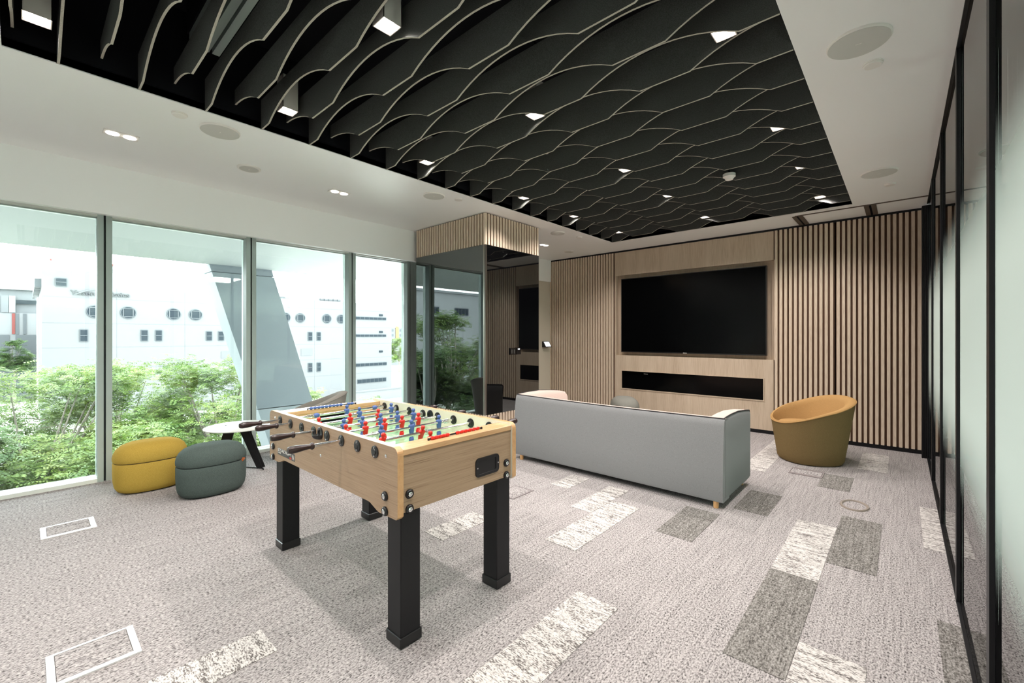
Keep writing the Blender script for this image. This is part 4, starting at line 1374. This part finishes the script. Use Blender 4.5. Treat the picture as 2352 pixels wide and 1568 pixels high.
# grey shed at far left
t = thing('grey_shed', (-85, -3, -7.2), 'grey metal shed with red stripe at the far left beyond the white building', 'building')
MB().box(-100, -85, -14, 0.95, -7.2, 4.3).build('lower_wall', 'shed_light', t)
MB().box(-99.5, -85.3, -14, 0.95, 4.3, 7.3).build('upper_wall', 'shed_grey', t)
MB().box(-100, -84.8, -14, 0.95, 7.3, 7.45).build('roof', 'shed_light', t)
MB().box(-85.1, -84.9, -2.1, -1.5, 4.35, 6.5).build('panel', 'shed_grey', t)
MB().box(-85.1, -84.9, -1.45, -0.9, 4.35, 6.5).build('panel', 'shed_light', t)
MB().box(-85.1, -84.9, -0.85, 0.95, 5.5, 6.0).build('strip_window', 'facade_glass', t)
MB().box(-85.05, -84.9, -1.2, -0.93, 1.6, 4.25).build('red_stripe', 'sign_red', t)
MB().box(-85.05, -84.9, -0.85, -0.6, 1.6, 4.25).build('grey_stripe', 'shed_dark', t)
MB().box(-85.05, -84.9, -0.25, 0.05, 1.6, 4.25).build('grey_stripe', 'shed_dark', t)
MB().box(-85.05, -84.88, -6, -1.4, -7.2, 1.5).build('door_opening', 'shed_dark', t)
MB().box(-85.05, -84.88, -0.9, 0.9, -7.2, 1.5).build('door_opening', 'shed_dark', t)
# far flats at right
t = thing('far_flats', (-112, 72, -7.2), 'distant pale block of flats with orange accents at the right edge of the windows', 'building')
MB().box(-120, -110, 62, 95, -7.2, 3.8).build('block', 'facade', t)
for z in (1.2, 2.6):
    for y in (69.9, 73.4, 75.9):
        MB().box(-110, -109.9, y, y + 1.3, z, z + 0.7).build('window', 'facade_frame', t)
MB().box(-110, -109.8, 71.9, 72.9, 0.0, 4.2).build('accent', 'orange', t)
# pale factory seen only in the column's mirror
t = thing('grey_factory', (-48, -32, -7.2), 'pale grey factory reflected in the mirrored column', 'building')
MB().box(-64, -48, -62, -9, -7.2, 7.4).build('wall', 'shed_light', t)
MB().box(-64.3, -47.7, -62, -9, 7.4, 7.7).build('roof_edge', 'shed_grey', t)
for y in (-20, -25.5, -31, -36.5, -42):
    fo = MB().box(-48, -47.9, y, y + 2.6, 4.3, 5.4).build('window', 'facade_frame', t)
    for k in range(4):
        MB().box(-47.9, -47.85, y + 0.08 + 0.64 * k, y + 0.58 + 0.64 * k, 4.4, 5.3).build('pane', 'facade_glass', fo)
MB().box(-48, -47.9, -58, -12, -2.4, -0.8).build('dark_band', 'facade_glass', t)

# ---------------------------------------------------------------- trees
rng = np.random.default_rng(11)
def tree(x, y, ztop, rad, label, mat='leaf', seed=0, sprays=2600, lean=(0, 0), zbase=-7.2, depth=3.0, leaf=0.085, crown_flat=0.42):
    g_ = np.random.default_rng(seed)
    t = thing('street_tree', (x, y, zbase), label, 'tree', 'broadleaf street trees outside the windows')
    root = Vector((x, y, zbase))
    fork = Vector((x + lean[0], y + lean[1], ztop - depth * 0.95))
    bm_ = MB()
    bm_.tube([root, root.lerp(fork, 0.5) + Vector((0.15, -0.1, 0)), fork], [0.17, 0.14, 0.11], 8)
    bm_.build('trunk', 'bark', t)
    br = MB()
    tips = []
    nl = 9
    for i in range(nl):
        a = 2 * PI * (i + g_.uniform(-.3, .3)) / nl
        rr_ = rad * g_.uniform(0.5, 0.9)
        end = Vector((x + rr_ * math.cos(a), y + rr_ * math.sin(a), ztop - depth * (0.10 + 0.42 * (rr_ / rad) ** 2 + g_.uniform(0, 0.36))))
        mid = fork.lerp(end, 0.5) + Vector((g_.uniform(-.25, .25), g_.uniform(-.25, .25), g_.uniform(-0.1, 0.25)))
        br.tube([fork, fork.lerp(mid, 0.5) + Vector((g_.uniform(-.1, .1), g_.uniform(-.1, .1), 0.05)), mid, mid.lerp(end, 0.5) + Vector((g_.uniform(-.1, .1), g_.uniform(-.1, .1), 0.06)), end], [0.065, 0.055, 0.042, 0.03, 0.014], 6)
        tips.append(end)
        for j in range(5):
            st = mid.lerp(end, 0.05 + 0.19 * j)
            a2 = a + g_.uniform(-1.3, 1.3)
            ln = rad * g_.uniform(0.2, 0.42)
            e2 = st + Vector((ln * math.cos(a2), ln * math.sin(a2), g_.uniform(-0.35, 0.45)))
            e2.z = min(e2.z, ztop - 0.15 - g_.uniform(0, 0.4))
            br.tube([st, st.lerp(e2, 0.5) + Vector((g_.uniform(-.08, .08), g_.uniform(-.08, .08), 0.07)), e2], [0.022, 0.015, 0.007], 5)
            tips.append(e2)
            if j % 2: tips.append(st.lerp(e2, 0.55) + Vector((0, 0, -0.15)))
    for j in range(30):
        qr = rad * math.sqrt(g_.uniform(0, 1)); qa = g_.uniform(0, 2 * PI)
        tips.append(Vector((x + qr * math.cos(qa), y + qr * math.sin(qa), ztop - depth * (0.06 + 0.40 * (qr / rad) ** 2 + abs(g_.normal(0, 0.30))))))
    for j in range(7):
        e2 = Vector((x + g_.uniform(-.45, .45) * rad, y + g_.uniform(-.45, .45) * rad, ztop - g_.uniform(0.25, 0.55)))
        br.tube([fork, fork.lerp(e2, 0.5) + Vector((.15, -.1, .1)), e2], [0.045, 0.028, 0.01], 5)
        tips.append(e2)
    br.build('branches', 'bark', t)
    # leaf sprays in flattened puffs round the twig ends: each spray a little fan of leaflets
    T_ = np.array([list(p) for p in tips])
    wts = g_.uniform(0.5, 1.5, len(T_)); wts /= wts.sum()
    idx = g_.choice(len(T_), sprays, p=wts)
    u3 = g_.normal(0, 1, (sprays, 3)); u3 /= np.linalg.norm(u3, axis=1)[:, None]
    u3 *= g_.uniform(0.35, 1.0, (sprays, 1))
    pr_ = g_.uniform(0.8, 1.25, len(T_))[idx][:, None] * rad * 0.235
    c = T_[idx] + u3 * pr_ * np.array([1, 1, 0.6])
    az = g_.uniform(0, 2 * PI, sprays)
    dr = g_.uniform(-0.55, 0.25, sprays)
    d = np.stack([np.cos(az) * np.cos(dr), np.sin(az) * np.cos(dr), np.sin(dr)], 1)
    s = np.stack([-np.sin(az), np.cos(az), g_.uniform(-0.35, 0.35, sprays)], 1)
    up = np.cross(d, s)
    V = []
    NL = 5
    L_ = leaf
    for k in range(NL):
        for sd in (-1, 1):
            p0 = c + d * (0.05 + k * L_ * 0.62)[..., None] if False else c + d * (k * L_ * 0.62)
            dirl = d * 0.45 + s * sd * 0.9 + up * g_.uniform(-0.25, 0.25, (sprays, 1))
            ln = L_ * (1.15 - 0.10 * abs(k - 1.5)) * g_.uniform(0.85, 1.2, (sprays, 1))
            wv = (d * 0.9 - s * sd * 0.45) * (L_ * 0.24)
            a0 = p0
            a1 = p0 + dirl * ln * 0.5 + wv
            a2 = p0 + dirl * ln - up * (L_ * 0.12)
            a3 = p0 + dirl * ln * 0.5 - wv
            V.append(np.stack([a0, a1, a2, a3], 1))
    V = np.concatenate(V, 0).reshape(-1, 3)
    nq = len(V) // 4
    org = np.array([x, y, zbase])
    me = bpy.data.meshes.new('foliage')
    me.vertices.add(len(V)); me.loops.add(nq * 4); me.polygons.add(nq)
    me.vertices.foreach_set('co', (V - org).astype(np.float32).ravel())
    me.loops.foreach_set('vertex_index', np.arange(nq * 4, dtype=np.int32))
    me.polygons.foreach_set('loop_start', np.arange(0, nq * 4, 4, dtype=np.int32))
    me.polygons.foreach_set('loop_total', np.full(nq, 4, dtype=np.int32))
    me.materials.append(M[mat])
    me.update(calc_edges=True)
    fo = place('foliage', me, org, t)
    fo['kind'] = 'stuff'
    return t
tree(-17.0, 0.3, 0.55, 3.4, 'fresh green tree in front of the left window, nearest its left edge', seed=1, sprays=11000, depth=4.2)
tree(-13.2, 1.5, -0.6, 2.6, 'leafy tree low in front of the first window bay', seed=2, sprays=9500, depth=3.6)
tree(-15.2, 4.1, 0.75, 3.2, 'fresh green tree with bare branches in the second window bay', seed=3, sprays=11000, depth=4.0)
tree(-12.4, 4.0, -0.9, 2.2, 'low leafy tree close behind the leaning pier', seed=4, sprays=7000, depth=3.2)
tree(-20.5, 2.2, 0.35, 3.6, 'tree further back between the first and second windows', 'leaf', seed=5, sprays=9500, depth=4.2)
tree(-13.2, 7.7, -0.55, 1.7, 'sparse tree right of the leaning pier', 'leaf', seed=6, sprays=2400, depth=2.8)
tree(-15.5, -5.6, 2.5, 3.0, 'tall tree reflected in the mirrored column', 'leaf', seed=7, sprays=11000, depth=4.6)
tree(-13.5, -2.7, 1.0, 2.4, 'darker tree at the edge of the mirrored column reflection', 'leaf_dark', seed=8, sprays=7000, depth=4.0)
tree(-10.8, -3.6, -1.3, 1.8, 'bushy tree low in the mirrored column reflection', 'leaf', seed=9, sprays=6000, depth=2.8)
tree(-82, -0.9, 1.0, 1.5, 'small dark tree in front of the grey shed', 'leaf_dark', seed=10, sprays=900, depth=4.5, leaf=0.22)
tree(-88, 58.5, 0.9, 4.0, 'distant tree beside the white building at right', 'leaf', seed=12, sprays=1600, depth=6.0, leaf=0.28)
tree(-90, 65.0, 0.6, 4.0, 'distant tree at the far right behind the last mullion', 'leaf', seed=13, sprays=1600, depth=6.0, leaf=0.28)
